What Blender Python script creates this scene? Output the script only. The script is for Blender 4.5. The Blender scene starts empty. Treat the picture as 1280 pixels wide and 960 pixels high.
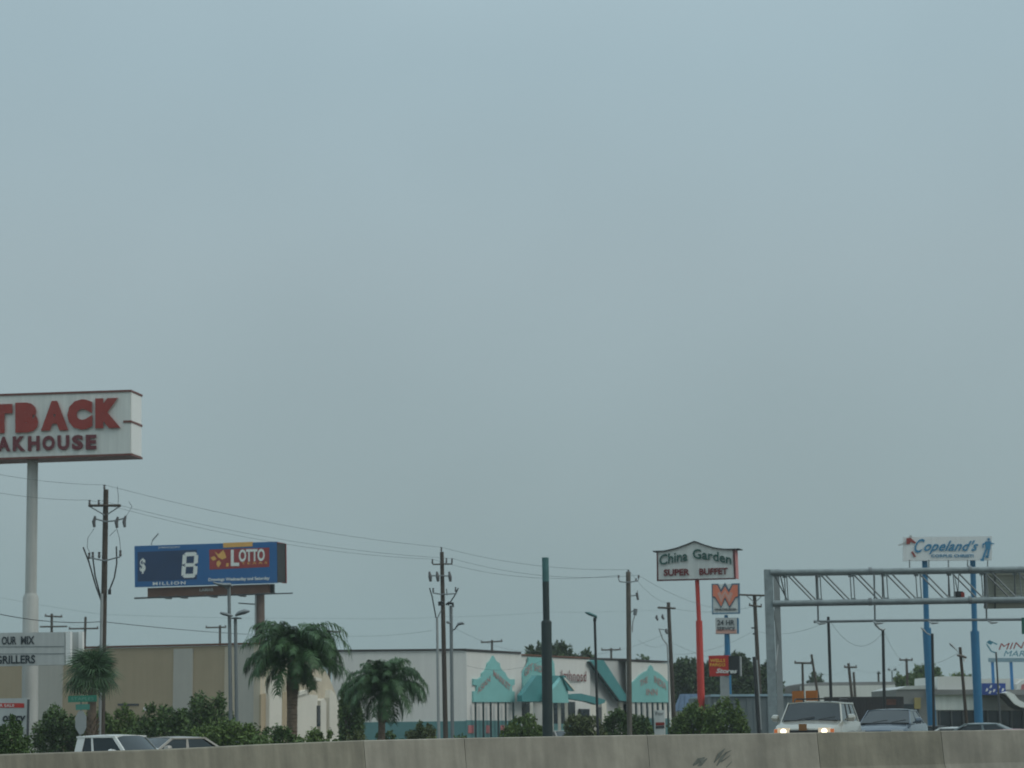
import bpy, bmesh, math, random
import numpy as np
from mathutils import Vector, Matrix
random.seed(7)
S = bpy.context.scene
COL = S.collection
R = math.radians

# ------------------------------------------------------------------ camera
F = 2600.0                      # focal length in photo pixels (1280 wide)
EYE = Vector((0, 0, 1.4))
PITCH, ROLL = R(9.23), 0.012
_F = Vector((0, math.cos(PITCH), math.sin(PITCH)))
_U0 = Vector((0, -math.sin(PITCH), math.cos(PITCH)))
_R0 = Vector((1, 0, 0))
_R = _R0 * math.cos(ROLL) - _U0 * math.sin(ROLL)
_U = _R0 * math.sin(ROLL) + _U0 * math.cos(ROLL)
cam = bpy.data.cameras.new('camera')
cam.sensor_width = 36; cam.lens = 36 * F / 1280
cam.clip_start = 0.1; cam.clip_end = 6000
cam.dof.use_dof = True; cam.dof.focus_distance = 24; cam.dof.aperture_fstop = 3.5
co = bpy.data.objects.new('camera', cam); COL.objects.link(co)
M = Matrix((_R, _U, -_F)).transposed().to_4x4(); M.translation = EYE
co.matrix_world = M
S.camera = co

# ------------------------------------------------------------------ sky, sun, exposure
SUN_EL, SUN_AZ = R(42), R(112)            # azimuth clockwise from +Y (view direction)
W = bpy.data.worlds.new('World'); S.world = W; W.use_nodes = True
nt = W.node_tree; N = nt.nodes; L = nt.links
bg = N['Background']; bg.inputs['Strength'].default_value = 0.1
sky = N.new('ShaderNodeTexSky'); sky.sky_type = 'NISHITA'; sky.sun_disc = False
sky.sun_elevation = SUN_EL; sky.sun_rotation = SUN_AZ; sky.dust_density = 4; sky.air_density = 1.5
tc = N.new('ShaderNodeTexCoord'); sep = N.new('ShaderNodeSeparateXYZ')
L.new(tc.outputs['Generated'], sep.inputs[0])
ramp = N.new('ShaderNodeValToRGB')       # overcast deck: grows brighter from the horizon to the zenith
el = ramp.color_ramp.elements
el[0].position = 0.0; el[0].color = (0.240, 0.330, 0.350, 1)
el[1].position = 1.0; el[1].color = (0.74, 0.92, 1.02, 1)
for p, c in ((0.05, (0.262, 0.358, 0.380, 1)), (0.105, (0.292, 0.382, 0.406, 1)), (0.215, (0.345, 0.440, 0.475, 1)), (0.31, (0.360, 0.480, 0.532, 1))):
    e = el.new(p); e.color = c
L.new(sep.outputs['Z'], ramp.inputs[0])
nz = N.new('ShaderNodeTexNoise'); nz.inputs['Scale'].default_value = 3.5; nz.inputs['Detail'].default_value = 3
L.new(tc.outputs['Generated'], nz.inputs['Vector'])
mr = N.new('ShaderNodeMapRange'); mr.inputs['To Min'].default_value = 9.45; mr.inputs['To Max'].default_value = 10.6
mr.inputs['From Min'].default_value = 0.3; mr.inputs['From Max'].default_value = 0.7
L.new(nz.outputs['Fac'], mr.inputs['Value'])
vm = N.new('ShaderNodeVectorMath'); vm.operation = 'SCALE'
L.new(ramp.outputs['Color'], vm.inputs[0]); L.new(mr.outputs[0], vm.inputs['Scale'])
mx = N.new('ShaderNodeMix'); mx.data_type = 'RGBA'; mx.inputs[0].default_value = 0.94
L.new(sky.outputs[0], mx.inputs[6]); L.new(vm.outputs[0], mx.inputs[7]); L.new(mx.outputs[2], bg.inputs[0])
sl = bpy.data.lights.new('sun', 'SUN'); sl.energy = 0.75; sl.angle = R(35); sl.color = (1, 0.95, 0.86)
so = bpy.data.objects.new('sun', sl); COL.objects.link(so)
sd = Vector((math.sin(SUN_AZ) * math.cos(SUN_EL), math.cos(SUN_AZ) * math.cos(SUN_EL), math.sin(SUN_EL)))
so.rotation_euler = sd.to_track_quat('Z', 'Y').to_euler()
S.view_settings.view_transform = 'Standard'; S.view_settings.look = 'None'
S.view_settings.exposure = 0.0; S.view_settings.gamma = 1
S.cycles.use_denoising = True
S.cycles.max_bounces = 6; S.cycles.diffuse_bounces = 3; S.cycles.volume_bounces = 1
HAZE = 0.00031

# ------------------------------------------------------------------ pixel <-> place
def hor(px): return 902.7 - 0.012 * (px - 640)
def ray(px, py): return _R * ((px - 640) / F) + _U * ((480 - py) / F) + _F
def at(px, py, d):
    r = ray(px, py); return EYE + r * (d / r.y)
def gp(px, d, z):
    p = at(px, hor(px), d); return Vector((p.x, p.y, z))
GZ = -0.6                                 # ground beyond the highway

class Face:
    """vertical plane through two plan points; pt() meets a sight line with it"""
    def __init__(s, px0, d0, px1, d1):
        s.a = gp(px0, d0, 0); b = gp(px1, d1, 0); t = (b - s.a).normalized()
        s.t = t; s.n = Vector((t.y, -t.x, 0))
        if s.n.dot(EYE - s.a) < 0: s.n = -s.n
    def pt(s, px, py, off=0.0):
        r = ray(px, py); a = s.a
        k = (a + s.n * off - EYE).dot(s.n) / r.dot(s.n)
        return EYE + r * k

# ------------------------------------------------------------------ mesh builder
class MB:
    def __init__(s): s.v = []; s.f = []
    def add(s, vs, fs):
        o = len(s.v); s.v += [tuple(v) for v in vs]; s.f += [tuple(i + o for i in f) for f in fs]; return s
    def box(s, c, size, rz=0.0, top=1.0):
        x, y, z = [k / 2 for k in size]; ca, sa = math.cos(rz), math.sin(rz); vs = []
        for dz in (-1, 1):
            k = top if dz > 0 else 1
            for dx, dy in ((-1, -1), (1, -1), (1, 1), (-1, 1)):
                a, b = dx * x * k, dy * y * k
                vs.append((c[0] + a * ca - b * sa, c[1] + a * sa + b * ca, c[2] + dz * z))
        return s.add(vs, [(3, 2, 1, 0), (4, 5, 6, 7), (0, 1, 5, 4), (1, 2, 6, 5), (2, 3, 7, 6), (3, 0, 4, 7)])
    def prism(s, pts, vec):
        n = len(pts); vec = Vector(vec); pts = [Vector(p) for p in pts]
        s.add(pts + [p + vec for p in pts], [tuple(range(n)), tuple(range(2 * n - 1, n - 1, -1))] +
              [((i + 1) % n, i, n + i, n + (i + 1) % n) for i in range(n)])
        return s
    def tube(s, pts, r, seg=6, squash=1.0):
        pts = [Vector(p) for p in pts]; n = len(pts)
        rs = r if isinstance(r, (list, tuple)) else [r] * n
        if len(rs) == 2 and n > 2: rs = [rs[0] + (rs[1] - rs[0]) * i / (n - 1) for i in range(n)]
        vs = []; up = None
        for i, p in enumerate(pts):
            t = (pts[min(i + 1, n - 1)] - pts[max(i - 1, 0)]).normalized()
            ref = Vector((0, 0, 1)) if abs(t.z) < 0.9 else Vector((1, 0, 0))
            a = t.cross(ref).normalized(); b = a.cross(t)
            for k in range(seg):
                an = 2 * math.pi * k / seg
                vs.append(p + a * math.cos(an) * rs[i] + b * math.sin(an) * rs[i] * squash)
        fs = [(i * seg + k, i * seg + (k + 1) % seg, (i + 1) * seg + (k + 1) % seg, (i + 1) * seg + k)
              for i in range(n - 1) for k in range(seg)]
        fs += [tuple(range(seg - 1, -1, -1)), tuple((n - 1) * seg + k for k in range(seg))]
        return s.add(vs, fs)
    def poly(s, face, pts, off, th):       # outline on a wall plane, th thick backwards
        return s.prism([face.pt(x, y, off) for x, y in pts], -face.n * th)
    def rect(s, face, x0, y0, x1, y1, off, th):
        return s.poly(face, [(x0, y0), (x1, y0), (x1, y1), (x0, y1)], off, th)
    def mesh(s, name, base=(0, 0, 0), smooth=False):
        me = bpy.data.meshes.new(name); b = Vector(base)
        me.from_pydata([Vector(v) - b for v in s.v], [], s.f)
        bm = bmesh.new(); bm.from_mesh(me); bmesh.ops.recalc_face_normals(bm, faces=bm.faces)
        bm.to_mesh(me); bm.free()
        if smooth:
            me.polygons.foreach_set('use_smooth', [True] * len(me.polygons)); me.set_sharp_from_angle(angle=R(40))
        me.update(); return me

def obj(name, me, m, parent=None, loc=(0, 0, 0), rz=0, label=None, kind=None):
    o = bpy.data.objects.new(name, me)
    if me is not None and m is not None and not me.materials: me.materials.append(m)
    COL.objects.link(o); o.location = loc; o.rotation_euler = (0, 0, rz)
    if parent is not None: o.parent = parent
    if label: o['label'] = label
    if kind: o['kind'] = kind
    return o

class Thing:
    def __init__(s, name, label, cat, base=(0, 0, 0), rz=0, group=None, world=True):
        s.o = obj(name, None, None, None, base, rz); s.base = Vector(base) if world else Vector((0, 0, 0))
        s.o['label'] = label; s.o['category'] = cat
        if group: s.o['group'] = group
    def part(s, name, mb, m, label=None, parent=None, smooth=False, kind=None):
        return obj(name, mb.mesh(name, s.base, smooth) if isinstance(mb, MB) else mb, m, parent or s.o, label=label, kind=kind)
    def copy(s, loc, rz, label):
        def cp(o, par):
            c = o.copy(); COL.objects.link(c); c.parent = par
            for ch in list(o.children): cp(ch, c)
            return c
        r = cp(s.o, None); r.location = loc; r.rotation_euler = (0, 0, rz); r['label'] = label
        return r
def solo(name, mb, m, label, cat, base, group=None, smooth=False):
    o = obj(name, mb.mesh(name, base, smooth), m, None, base); o['label'] = label; o['category'] = cat
    if group: o['group'] = group
    return o
def struct(name, mb, m, smooth=False):
    o = obj(name, mb.mesh(name, (0, 0, 0), smooth), m); o['kind'] = 'structure'; return o

# ------------------------------------------------------------------ materials
MATS = {}
def mat(name, col, rough=0.7, var=0.12, scale=3.0, bump=0.0, metal=0.0, streak=0.0, emit=None, island=0.0, col2=None, bscale=None, coat=0.0):
    if name in MATS: return MATS[name]
    m = bpy.data.materials.new(name); m.use_nodes = True; t = m.node_tree; n = t.nodes; l = t.links
    p = n['Principled BSDF']; p.inputs['Roughness'].default_value = rough; p.inputs['Metallic'].default_value = metal
    if coat: p.inputs['Coat Weight'].default_value = coat
    c0 = Vector(col)
    tcn = n.new('ShaderNodeTexCoord'); no = n.new('ShaderNodeTexNoise')
    no.inputs['Scale'].default_value = scale; no.inputs['Detail'].default_value = 6; no.inputs['Roughness'].default_value = 0.65
    l.new(tcn.outputs['Object'], no.inputs['Vector'])
    cr = n.new('ShaderNodeValToRGB'); e = cr.color_ramp.elements
    e[0].position = 0.3; e[1].position = 0.72
    c2 = Vector(col2) if col2 else c0 * (1 + var)
    e[0].color = (*(c0 * (1 - var)), 1); e[1].color = (*c2, 1)
    l.new(no.outputs['Fac'], cr.inputs[0]); out = cr.outputs[0]
    if streak:
        mp = n.new('ShaderNodeMapping'); mp.inputs['Scale'].default_value = (2.2, 2.2, 0.12)
        l.new(tcn.outputs['Object'], mp.inputs[0])
        n2 = n.new('ShaderNodeTexNoise'); n2.inputs['Scale'].default_value = 2.0; n2.inputs['Detail'].default_value = 5
        l.new(mp.outputs[0], n2.inputs['Vector'])
        r2 = n.new('ShaderNodeMapRange'); r2.inputs['From Min'].default_value = 0.38; r2.inputs['From Max'].default_value = 0.66
        r2.inputs['To Min'].default_value = 1 - streak; r2.inputs['To Max'].default_value = 1.0
        l.new(n2.outputs['Fac'], r2.inputs['Value'])
        sc = n.new('ShaderNodeVectorMath'); sc.operation = 'SCALE'; l.new(out, sc.inputs[0]); l.new(r2.outputs[0], sc.inputs['Scale'])
        out = sc.outputs[0]
    if island:
        g = n.new('ShaderNodeNewGeometry'); r3 = n.new('ShaderNodeMapRange')
        r3.inputs['To Min'].default_value = 1 - island; r3.inputs['To Max'].default_value = 1 + island
        l.new(g.outputs['Random Per Island'], r3.inputs['Value'])
        sc = n.new('ShaderNodeVectorMath'); sc.operation = 'SCALE'; l.new(out, sc.inputs[0]); l.new(r3.outputs[0], sc.inputs['Scale'])
        out = sc.outputs[0]
    l.new(out, p.inputs['Base Color'])
    if bump:
        nb = n.new('ShaderNodeTexNoise'); nb.inputs['Scale'].default_value = bscale or scale * 6; nb.inputs['Detail'].default_value = 5
        l.new(tcn.outputs['Object'], nb.inputs['Vector'])
        b = n.new('ShaderNodeBump'); b.inputs['Strength'].default_value = bump; b.inputs['Distance'].default_value = 0.05
        l.new(nb.outputs['Fac'], b.inputs['Height']); l.new(b.outputs[0], p.inputs['Normal'])
    if emit:
        p.inputs['Emission Color'].default_value = (*emit[0], 1); p.inputs['Emission Strength'].default_value = emit[1]
    MATS[name] = m; return m

concrete = mat('weathered_concrete', (0.31, 0.285, 0.23), 0.9, 0.28, 0.5, 0.4, streak=0.18)
concrete2 = mat('darker_concrete', (0.25, 0.23, 0.175), 0.9, 0.22, 0.8, 0.35, streak=0.22)
asphalt = mat('asphalt', (0.055, 0.055, 0.055), 0.9, 0.25, 1.5, 0.3)
lot = mat('parking_asphalt', (0.075, 0.075, 0.073), 0.9, 0.25, 0.6, 0.3)
roadconc = mat('road_concrete', (0.28, 0.27, 0.25), 0.9, 0.15, 0.7, 0.2)
grass_m = mat('grass', (0.07, 0.105, 0.03), 0.95, 0.3, 2.0, 0.5, col2=(0.13, 0.13, 0.06))
white = mat('white_painted_stucco', (0.72, 0.71, 0.66), 0.85, 0.04, 0.3, 0.1, streak=0.05)
shaded_wall = mat('shaded_white_stucco', (0.54, 0.54, 0.51), 0.85, 0.04, 0.3, 0.1, streak=0.05)  # white stucco darkened, shade of the set-back wall put into the colour
tan = mat('tan_stucco', (0.46, 0.365, 0.24), 0.9, 0.05, 0.4, 0.1, streak=0.04)
pale = mat('pale_stucco', (0.52, 0.49, 0.42), 0.9, 0.05, 0.5, 0.2, streak=0.05)
cream = mat('cream_stucco', (0.60, 0.52, 0.39), 0.9, 0.06, 0.8, 0.2, streak=0.08)
cream_w = mat('cream_white_trim', (0.72, 0.68, 0.58), 0.85, 0.05, 0.8)
darktrim = mat('dark_roof_trim', (0.05, 0.045, 0.04), 0.7)
rusttrim = mat('rust_roof_trim', (0.16, 0.07, 0.04), 0.7)
teal = mat('turquoise_paint', (0.22, 0.50, 0.47), 0.7, 0.08, 0.8, 0.05)
teal_d = mat('teal_metal_roof', (0.07, 0.26, 0.26), 0.55, 0.10, 0.8)
tealbase = mat('teal_base_paint', (0.11, 0.25, 0.25), 0.8, 0.1, 0.6)
barblack = mat('dark_green_bars', (0.02, 0.045, 0.045), 0.6)
pink = mat('faded_pink_paint', (0.50, 0.18, 0.18), 0.8, 0.15, 2)
faded = mat('faded_rose_lettering', (0.42, 0.29, 0.27), 0.8, 0.3, 4)
darkglass = mat('dark_shop_glass', (0.03, 0.04, 0.045), 0.12, 0.2, 1)
wood = mat('weathered_pole_wood', (0.085, 0.068, 0.052), 0.9, 0.25, 4, 0.3, streak=0.25)
woodg = mat('grey_pole_wood', (0.14, 0.125, 0.10), 0.9, 0.2, 4, 0.3, streak=0.25)
steel = mat('galvanised_steel', (0.20, 0.22, 0.22), 0.55, 0.12, 2, metal=0.3)
steel_l = mat('pale_galvanised_steel', (0.33, 0.35, 0.34), 0.6, 0.1, 2, metal=0.2)
darkm = mat('dark_metal', (0.022, 0.026, 0.026), 0.6, 0.1, 2)
gantry_m = mat('gantry_steel', (0.25, 0.29, 0.29), 0.6, 0.28, 1.6, metal=0.2)
wire_m = mat('wire', (0.06, 0.065, 0.065), 0.7)
ins = mat('porcelain', (0.10, 0.10, 0.10), 0.4)
signwhite = mat('sign_white_plastic', (0.72, 0.73, 0.68), 0.45, 0.05, 0.8, streak=0.14)
signgrey = mat('sign_grey_plastic', (0.52, 0.53, 0.50), 0.5, 0.04, 0.8, streak=0.1)
signend = mat('sign_end_white', (0.80, 0.80, 0.76), 0.5, 0.03, 0.8)
polewhite = mat('white_painted_steel', (0.50, 0.50, 0.46), 0.6, 0.06, 0.7, streak=0.15)
redL = mat('red_letter_plastic', (0.29, 0.033, 0.022), 0.4, 0.1, 2)
maroonL = mat('maroon_letter_plastic', (0.14, 0.022, 0.028), 0.4, 0.1, 2)
browntrim = mat('brown_red_trim', (0.16, 0.05, 0.035), 0.5)
black = mat('black_lettering', (0.02, 0.03, 0.035), 0.6)
blueb = mat('billboard_blue', (0.008, 0.115, 0.31), 0.5, 0.08, 0.5)
navy = mat('billboard_navy', (0.010, 0.040, 0.11), 0.6, 0.15, 0.5)
redb = mat('billboard_red', (0.33, 0.035, 0.035), 0.5, 0.15, 1)
orangeb = mat('billboard_orange', (0.75, 0.40, 0.10), 0.5, 0.1, 1)
printw = mat('white_print', (0.78, 0.78, 0.72), 0.5, 0.03, 1)
brownapron = mat('brown_apron', (0.17, 0.085, 0.055), 0.8, 0.15, 1)
rustpole = mat('rusty_pole', (0.15, 0.105, 0.085), 0.8, 0.25, 1.5)
greensign = mat('street_sign_green', (0.02, 0.19, 0.12), 0.5)
cgreen = mat('green_lettering', (0.012, 0.09, 0.07), 0.5)
cred = mat('dark_red_lettering', (0.16, 0.02, 0.02), 0.5)
polered = mat('red_pole_paint', (0.52, 0.045, 0.03), 0.5, 0.08, 1)
pinkend = mat('pink_red_sign_end', (0.55, 0.20, 0.19), 0.5)
skyblue = mat('blue_pole_paint', (0.013, 0.15, 0.29), 0.5, 0.08, 1)
blue2 = mat('strong_blue_paint', (0.03, 0.20, 0.46), 0.5, 0.1, 1)
orangeW = mat('orange_plastic', (0.72, 0.20, 0.11), 0.45, 0.06, 2)
palepink = mat('pale_salmon', (0.62, 0.33, 0.26), 0.5)
bankred = mat('bank_red', (0.52, 0.03, 0.02), 0.5)
bankyel = mat('bank_yellow', (0.85, 0.50, 0.06), 0.5)
bankblk = mat('bank_black', (0.025, 0.03, 0.03), 0.5)
pylon_m = mat('dark_green_pylon_paint', (0.016, 0.032, 0.030), 0.6, 0.15, 2)
pylon_t = mat('faded_teal_paint', (0.05, 0.15, 0.145), 0.6, 0.2, 2)
signback = mat('sign_back_aluminium', (0.42, 0.43, 0.36), 0.6, 0.15, 0.8, metal=0.2)
copetxt = mat('blue_sign_lettering', (0.04, 0.22, 0.38), 0.5)
leafA = mat('leaf_dark_green', (0.046, 0.098, 0.022), 0.7, 0.25, .7, island=0.5, col2=(0.095, 0.155, 0.035))
leafB = mat('leaf_mid_green', (0.070, 0.135, 0.025), 0.7, 0.25, 1.2, island=0.45, col2=(0.14, 0.20, 0.045))
leafC = mat('leaf_far_green', (0.040, 0.075, 0.030), 0.8, 0.25, 0.6, island=0.4, col2=(0.07, 0.11, 0.035))
palmleaf = mat('palm_green', (0.028, 0.072, 0.022), 0.6, 0.2, 2, island=0.35, col2=(0.06, 0.14, 0.04))
palmold = mat('dry_palm_leaf', (0.13, 0.095, 0.06), 0.8, 0.2, 3, island=0.3)
bark = mat('bark', (0.13, 0.10, 0.075), 0.95, 0.25, 5, 0.6)
palmbark = mat('palm_trunk_bark', (0.19, 0.14, 0.10), 0.95, 0.25, 6, 0.6)
carwhite = mat('white_car_paint', (0.66, 0.66, 0.62), 0.25, 0.02, 1, coat=0.5)
carsilver = mat('champagne_car_paint', (0.43, 0.42, 0.36), 0.25, 0.02, 1, coat=0.5, metal=0.3)
carblue = mat('blue_grey_car_paint', (0.08, 0.11, 0.14), 0.25, 0.02, 1, coat=0.4, metal=0.3)
carbeige = mat('beige_car_paint', (0.32, 0.29, 0.25), 0.3, 0.02, 1, coat=0.5)
cargray = mat('grey_green_car_paint', (0.13, 0.17, 0.17), 0.3, 0.02, 1, coat=0.5)
carred = mat('red_car_paint', (0.35, 0.03, 0.03), 0.3, 0.02, 1, coat=0.5)
glass = mat('car_glass', (0.012, 0.022, 0.025), 0.08, 0.1, 1)
rubber = mat('tyre_rubber', (0.02, 0.02, 0.02), 0.9)
interior_m = mat('dark_interior', (0.02, 0.02, 0.022), 0.9)
plastic = mat('black_car_plastic', (0.025, 0.025, 0.025), 0.6)
amberlit = mat('lit_amber_lens', (0.8, 0.2, 0.05), 0.3, emit=((1.0, 0.25, 0.10), 0.12))
headlit = mat('lit_headlamp', (0.9, 0.9, 0.85), 0.2, emit=((1.0, 0.84, 0.55), 2.6))
clearlens = mat('headlamp_lens', (0.45, 0.47, 0.47), 0.15, coat=1)
amberplate = mat('amber_plate', (0.22, 0.10, 0.03), 0.6)
orangecon = mat('construction_orange', (0.42, 0.14, 0.03), 0.7, 0.1, 2)
bluebldg = mat('blue_metal_roof', (0.05, 0.10, 0.17), 0.6, 0.08, 1)
greymetal = mat('grey_metal_siding', (0.17, 0.20, 0.20), 0.7, 0.08, 0.8, streak=0.15)
paleblue = mat('pale_blue_trim', (0.28, 0.40, 0.45), 0.6)
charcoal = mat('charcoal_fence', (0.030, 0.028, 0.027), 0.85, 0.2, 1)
darkgrey = mat('dark_grey_siding', (0.09, 0.095, 0.095), 0.85, 0.15, 1)  # plain dark grey for posts, piers, vents and print
greyroof = mat('grey_roof', (0.20, 0.20, 0.19), 0.8, 0.1, 0.6)
bluesign = mat('blue_store_sign', (0.02, 0.06, 0.28), 0.5, 0.1, 1)
marttl = mat('teal_mart_lettering', (0.03, 0.19, 0.26), 0.5)
yellow_p = mat('yellow_reflector', (0.55, 0.38, 0.05), 0.5)

# ------------------------------------------------------------------ text
def text_raw(s, bold=0.0, shear=0.0, ext=0.0, space=1.0):
    cu = bpy.data.curves.new('t', 'FONT'); cu.body = s; cu.size = 1; cu.offset = bold; cu.shear = shear
    cu.extrude = ext; cu.resolution_u = 3; cu.space_character = space; cu.fill_mode = 'BOTH'
    o = bpy.data.objects.new('t', cu); COL.objects.link(o)
    bpy.context.view_layer.update()
    dg = bpy.context.evaluated_depsgraph_get()
    me = bpy.data.meshes.new_from_object(o.evaluated_get(dg))
    bpy.data.objects.remove(o); bpy.data.curves.remove(cu)
    vs = np.array([v.co[:] for v in me.vertices]); fs = [tuple(p.vertices) for p in me.polygons]
    bpy.data.meshes.remove(me)
    lo, hi = vs.min(0), vs.max(0); uv = (vs - lo) / np.maximum(hi - lo, 1e-6)
    return uv, fs
def text_on(mb, face, s, x0, y0, x1, y1, off=0.05, th=0.04, bold=0.02, shear=0, tilt=0.0, arc=None, space=1.0):
    """letters on a plane: photo box x0,y0 (top left) to x1,y1 (bottom right); tilt = rise over the width"""
    uv, fs = text_raw(s, bold, shear, 0.02, space); vs = []
    for u, v, w in uv:
        px = x0 + (x1 - x0) * u; py = y1 + (y0 - y1) * v - tilt * u
        if arc: py += arc(u)
        vs.append(face.pt(px, py, off - th * (1 - w)))
    mb.add(vs, fs); return mb

# ------------------------------------------------------------------ ground and roads
g = MB(); g.box((0, 1400, GZ - 1.0), (5000, 3200, 2.0)); struct('ground', g, grass_m)
# barrier line: photo column, distance, top height
BL = [(-160, 26.5, 1.03), (0, 30, 1.035), (100, 32, 1.034), (200, 34, 1.034), (325, 36.7, 1.07), (450, 39, 1.10), (576, 41.1, 1.105), (700, 42.9, 1.105),
      (805, 44.4, 1.10), (920, 45.8, 1.095), (1017, 47, 1.09), (1095, 48, 1.088), (1172, 48.8, 1.085), (1280, 50, 1.08), (1420, 51.6, 1.08)]
def bar_pt(px):
    for (a, da, za), (b, db, zb) in zip(BL, BL[1:]):
        if px <= b or b == BL[-1][0]:
            k = (px - a) / (b - a); return gp(px, da + (db - da) * k, 0), za + (zb - za) * k
PTS = [bar_pt(p)[0] for p, _, _ in BL]
def offset_line(pts, off, z):
    out = []
    for i, p in enumerate(pts):
        t = (pts[min(i + 1, len(pts) - 1)] - pts[max(0, i - 1)]).normalized(); n = Vector((-t.y, t.x, 0))
        q = p + n * off; out.append(Vector((q.x, q.y, z)))
    return out
ext = [PTS[0] + (PTS[0] - PTS[1]).normalized() * 40] + PTS + [PTS[-1] + (PTS[-1] - PTS[-2]).normalized() * 90]
def sheet(name, o0, z0, o1, z1, m, th=0.7, line=ext):
    a = offset_line(line, o0, z0); b = offset_line(line, o1, z1); mb = MB()
    n = len(a); dn = Vector((0, 0, -th))
    mb.add(a + b + [p + dn for p in a] + [p + dn for p in b],
           [(i, i + 1, n + i + 1, n + i) for i in range(n - 1)] + [(i, 2 * n + i, 2 * n + i + 1, i + 1) for i in range(n - 1)] +
           [(n + i, n + i + 1, 3 * n + i + 1, 3 * n + i) for i in range(n - 1)] + [(2 * n + i, 3 * n + i, 3 * n + i + 1, 2 * n + i + 1) for i in range(n - 1)])
    return struct(name, mb, m)
sheet('near_road', -45, 0.0, -0.02, 0.0, roadconc, 0.8)
sheet('far_road', 0.0, 0.02, 21, 0.22, roadconc, 0.8)
sheet('frontage_road', 25, GZ + 0.06, 36, GZ + 0.06, asphalt, 0.3)
sheet('kerb', 36.0, GZ + 0.17, 36.3, GZ + 0.17, roadconc, 0.3)
sheet('pavement', 36.3, GZ + 0.165, 38.0, GZ + 0.165, roadconc, 0.3)
for off, ww, nm in ((1.0, 0.14, 'yellow_line'), (4.9, 0.12, 'lane_line'), (8.6, 0.12, 'lane_line'), (12.3, 0.12, 'edge_line')):
    za = 0.02 + 0.2 * off / 21 + 0.006
    sheet(nm, off, za, off + ww, za + 0.2 * ww / 21, yellow_p if nm[0] == 'y' else printw, 0.004)
p = MB(); p.box((-5, 112, GZ + 0.02), (130, 80, 0.04)); struct('parking_lot', p, lot)

# ------------------------------------------------------------------ concrete barrier
bar = Thing('concrete_barrier', 'weathered concrete highway barrier running right across the foot of the photo', 'barrier', (0, 42, 0))
JOINTS = [-160, -70, 450, 576, 805, 1017, 1172, 1310, 1420]
PROF = [(-0.30, 0.0), (-0.30, 0.08), (-0.17, 0.33), (-0.095, None), (-0.075, None), (0.075, None), (0.095, None), (0.17, 0.33), (0.30, 0.08), (0.30, 0.0)]
for j, (a, b) in enumerate(zip(JOINTS, JOINTS[1:])):
    cols = [a] + [p for p, _, _ in BL if a < p < b] + [b]
    gapw = 0.2
    cols[0] += gapw * 1.5; cols[-1] -= gapw * 1.5
    ring = []
    for c in cols:
        p, zt = bar_pt(c); q, _ = bar_pt(c + 2); t = (q - p).normalized(); n = Vector((-t.y, t.x, 0))
        zz = [z if z is not None else (zt - 0.02 if abs(o) > 0.08 else zt) for o, z in PROF]
        ring.append([Vector((p.x, p.y, 0)) + n * o + Vector((0, 0, z)) for (o, _), z in zip(PROF, zz)])
    k = len(PROF); mb = MB(); vs = [v for r_ in ring for v in r_]
    fs = [(i * k + q, i * k + (q + 1) % k, (i + 1) * k + (q + 1) % k, (i + 1) * k + q) for i in range(len(ring) - 1) for q in range(k)]
    fs += [tuple(range(k)), tuple(range(len(vs) - 1, len(vs) - 1 - k, -1))]
    mb.add(vs, fs); bar.part('barrier_segment', mb, concrete2 if j in (0, 1, 5) else concrete)
jm = MB()
for j in JOINTS[1:-1]:
    p, zt = bar_pt(j); q, _ = bar_pt(j + 2); t = (q - p).normalized()
    jm.box((p.x, p.y, (zt - 0.03) / 2 + 0.01), (0.12, 0.12, zt - 0.05), math.atan2(t.y, t.x))
bar.part('joint_filler', jm, darkgrey, kind='stuff')
# scuffed tyre and paint marks
sc_ = MB(); fb = Face(805, 44.4, 1017, 47)
def stroke(mb, face, pts, w, off):
    a = [(x - w[i] * 0.3, y - w[i]) for i, (x, y) in enumerate(pts)]; b = [(x + w[i] * 0.3, y + w[i]) for i, (x, y) in enumerate(pts)]
    for i in range(len(pts) - 1):
        mb.poly(face, [a[i], a[i + 1], b[i + 1], b[i]], off + 0.0006 * i, 0.004)
for pts, w in ((((866, 957), (873, 951), (881, 947)), (1, 3, .6)), (((872, 959), (877, 954), (884, 948)), (1.5, 2.5, .5)), (((893, 953), (899, 944), (906, 936)), (.6, 2.4, .5)),
               (((896, 957), (902, 948), (909, 940)), (.6, 2.2, .5)), (((906, 942), (914, 938)), (.8, .3)), (((902, 952), (913, 944)), (.8, .3)), (((908, 959), (915, 952)), (.6, .3))):
    sc_ = MB(); stroke(sc_, fb, pts, w, 0.15); bar.part('scuff_mark', sc_, mat('faded_dark_scuff', (0.13, 0.14, 0.12), 0.9, 0.45, 14))

# ------------------------------------------------------------------ steakhouse pylon sign (far left)
fs_ = Face(0, 111.2, 163, 110)
base = gp(38, 112, GZ)
T = Thing('pylon_sign', 'tall white pylon sign with red and maroon letters at the left edge', 'sign', base)
poleX = MB(); a = at(41, 572, 112); b = at(38.5, 745, 112)
poleX.tube([b, a], [0.31, 0.29], 16); T.part('upper_pole', poleX, polewhite, smooth=True)
pl = MB(); pl.tube([base, Vector((b.x, b.y, b.z - 0.1)), b + Vector((0, 0, .12))], [0.44, 0.42, 0.33], 16); T.part('lower_pole', pl, polewhite, smooth=True)
sb = MB(); sb.poly(fs_, [(-92, 496.5), (163, 488.5), (163, 567), (-92, 576.5)], 0, 1.7); T.part('sign_box', sb, signwhite)
eb = MB()                                                            # right end panel, sunlit side painted in as a brighter white
e0 = fs_.pt(163, 490); e1 = fs_.pt(163, 566)
eb.prism([e0 + fs_.t * .012 - fs_.n * .05, e0 + fs_.t * .012 - fs_.n * 1.65, e1 + fs_.t * .012 - fs_.n * 1.65, e1 + fs_.t * .012 - fs_.n * .05], fs_.t * 0.02)
T.part('end_panel', eb, signend)
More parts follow.
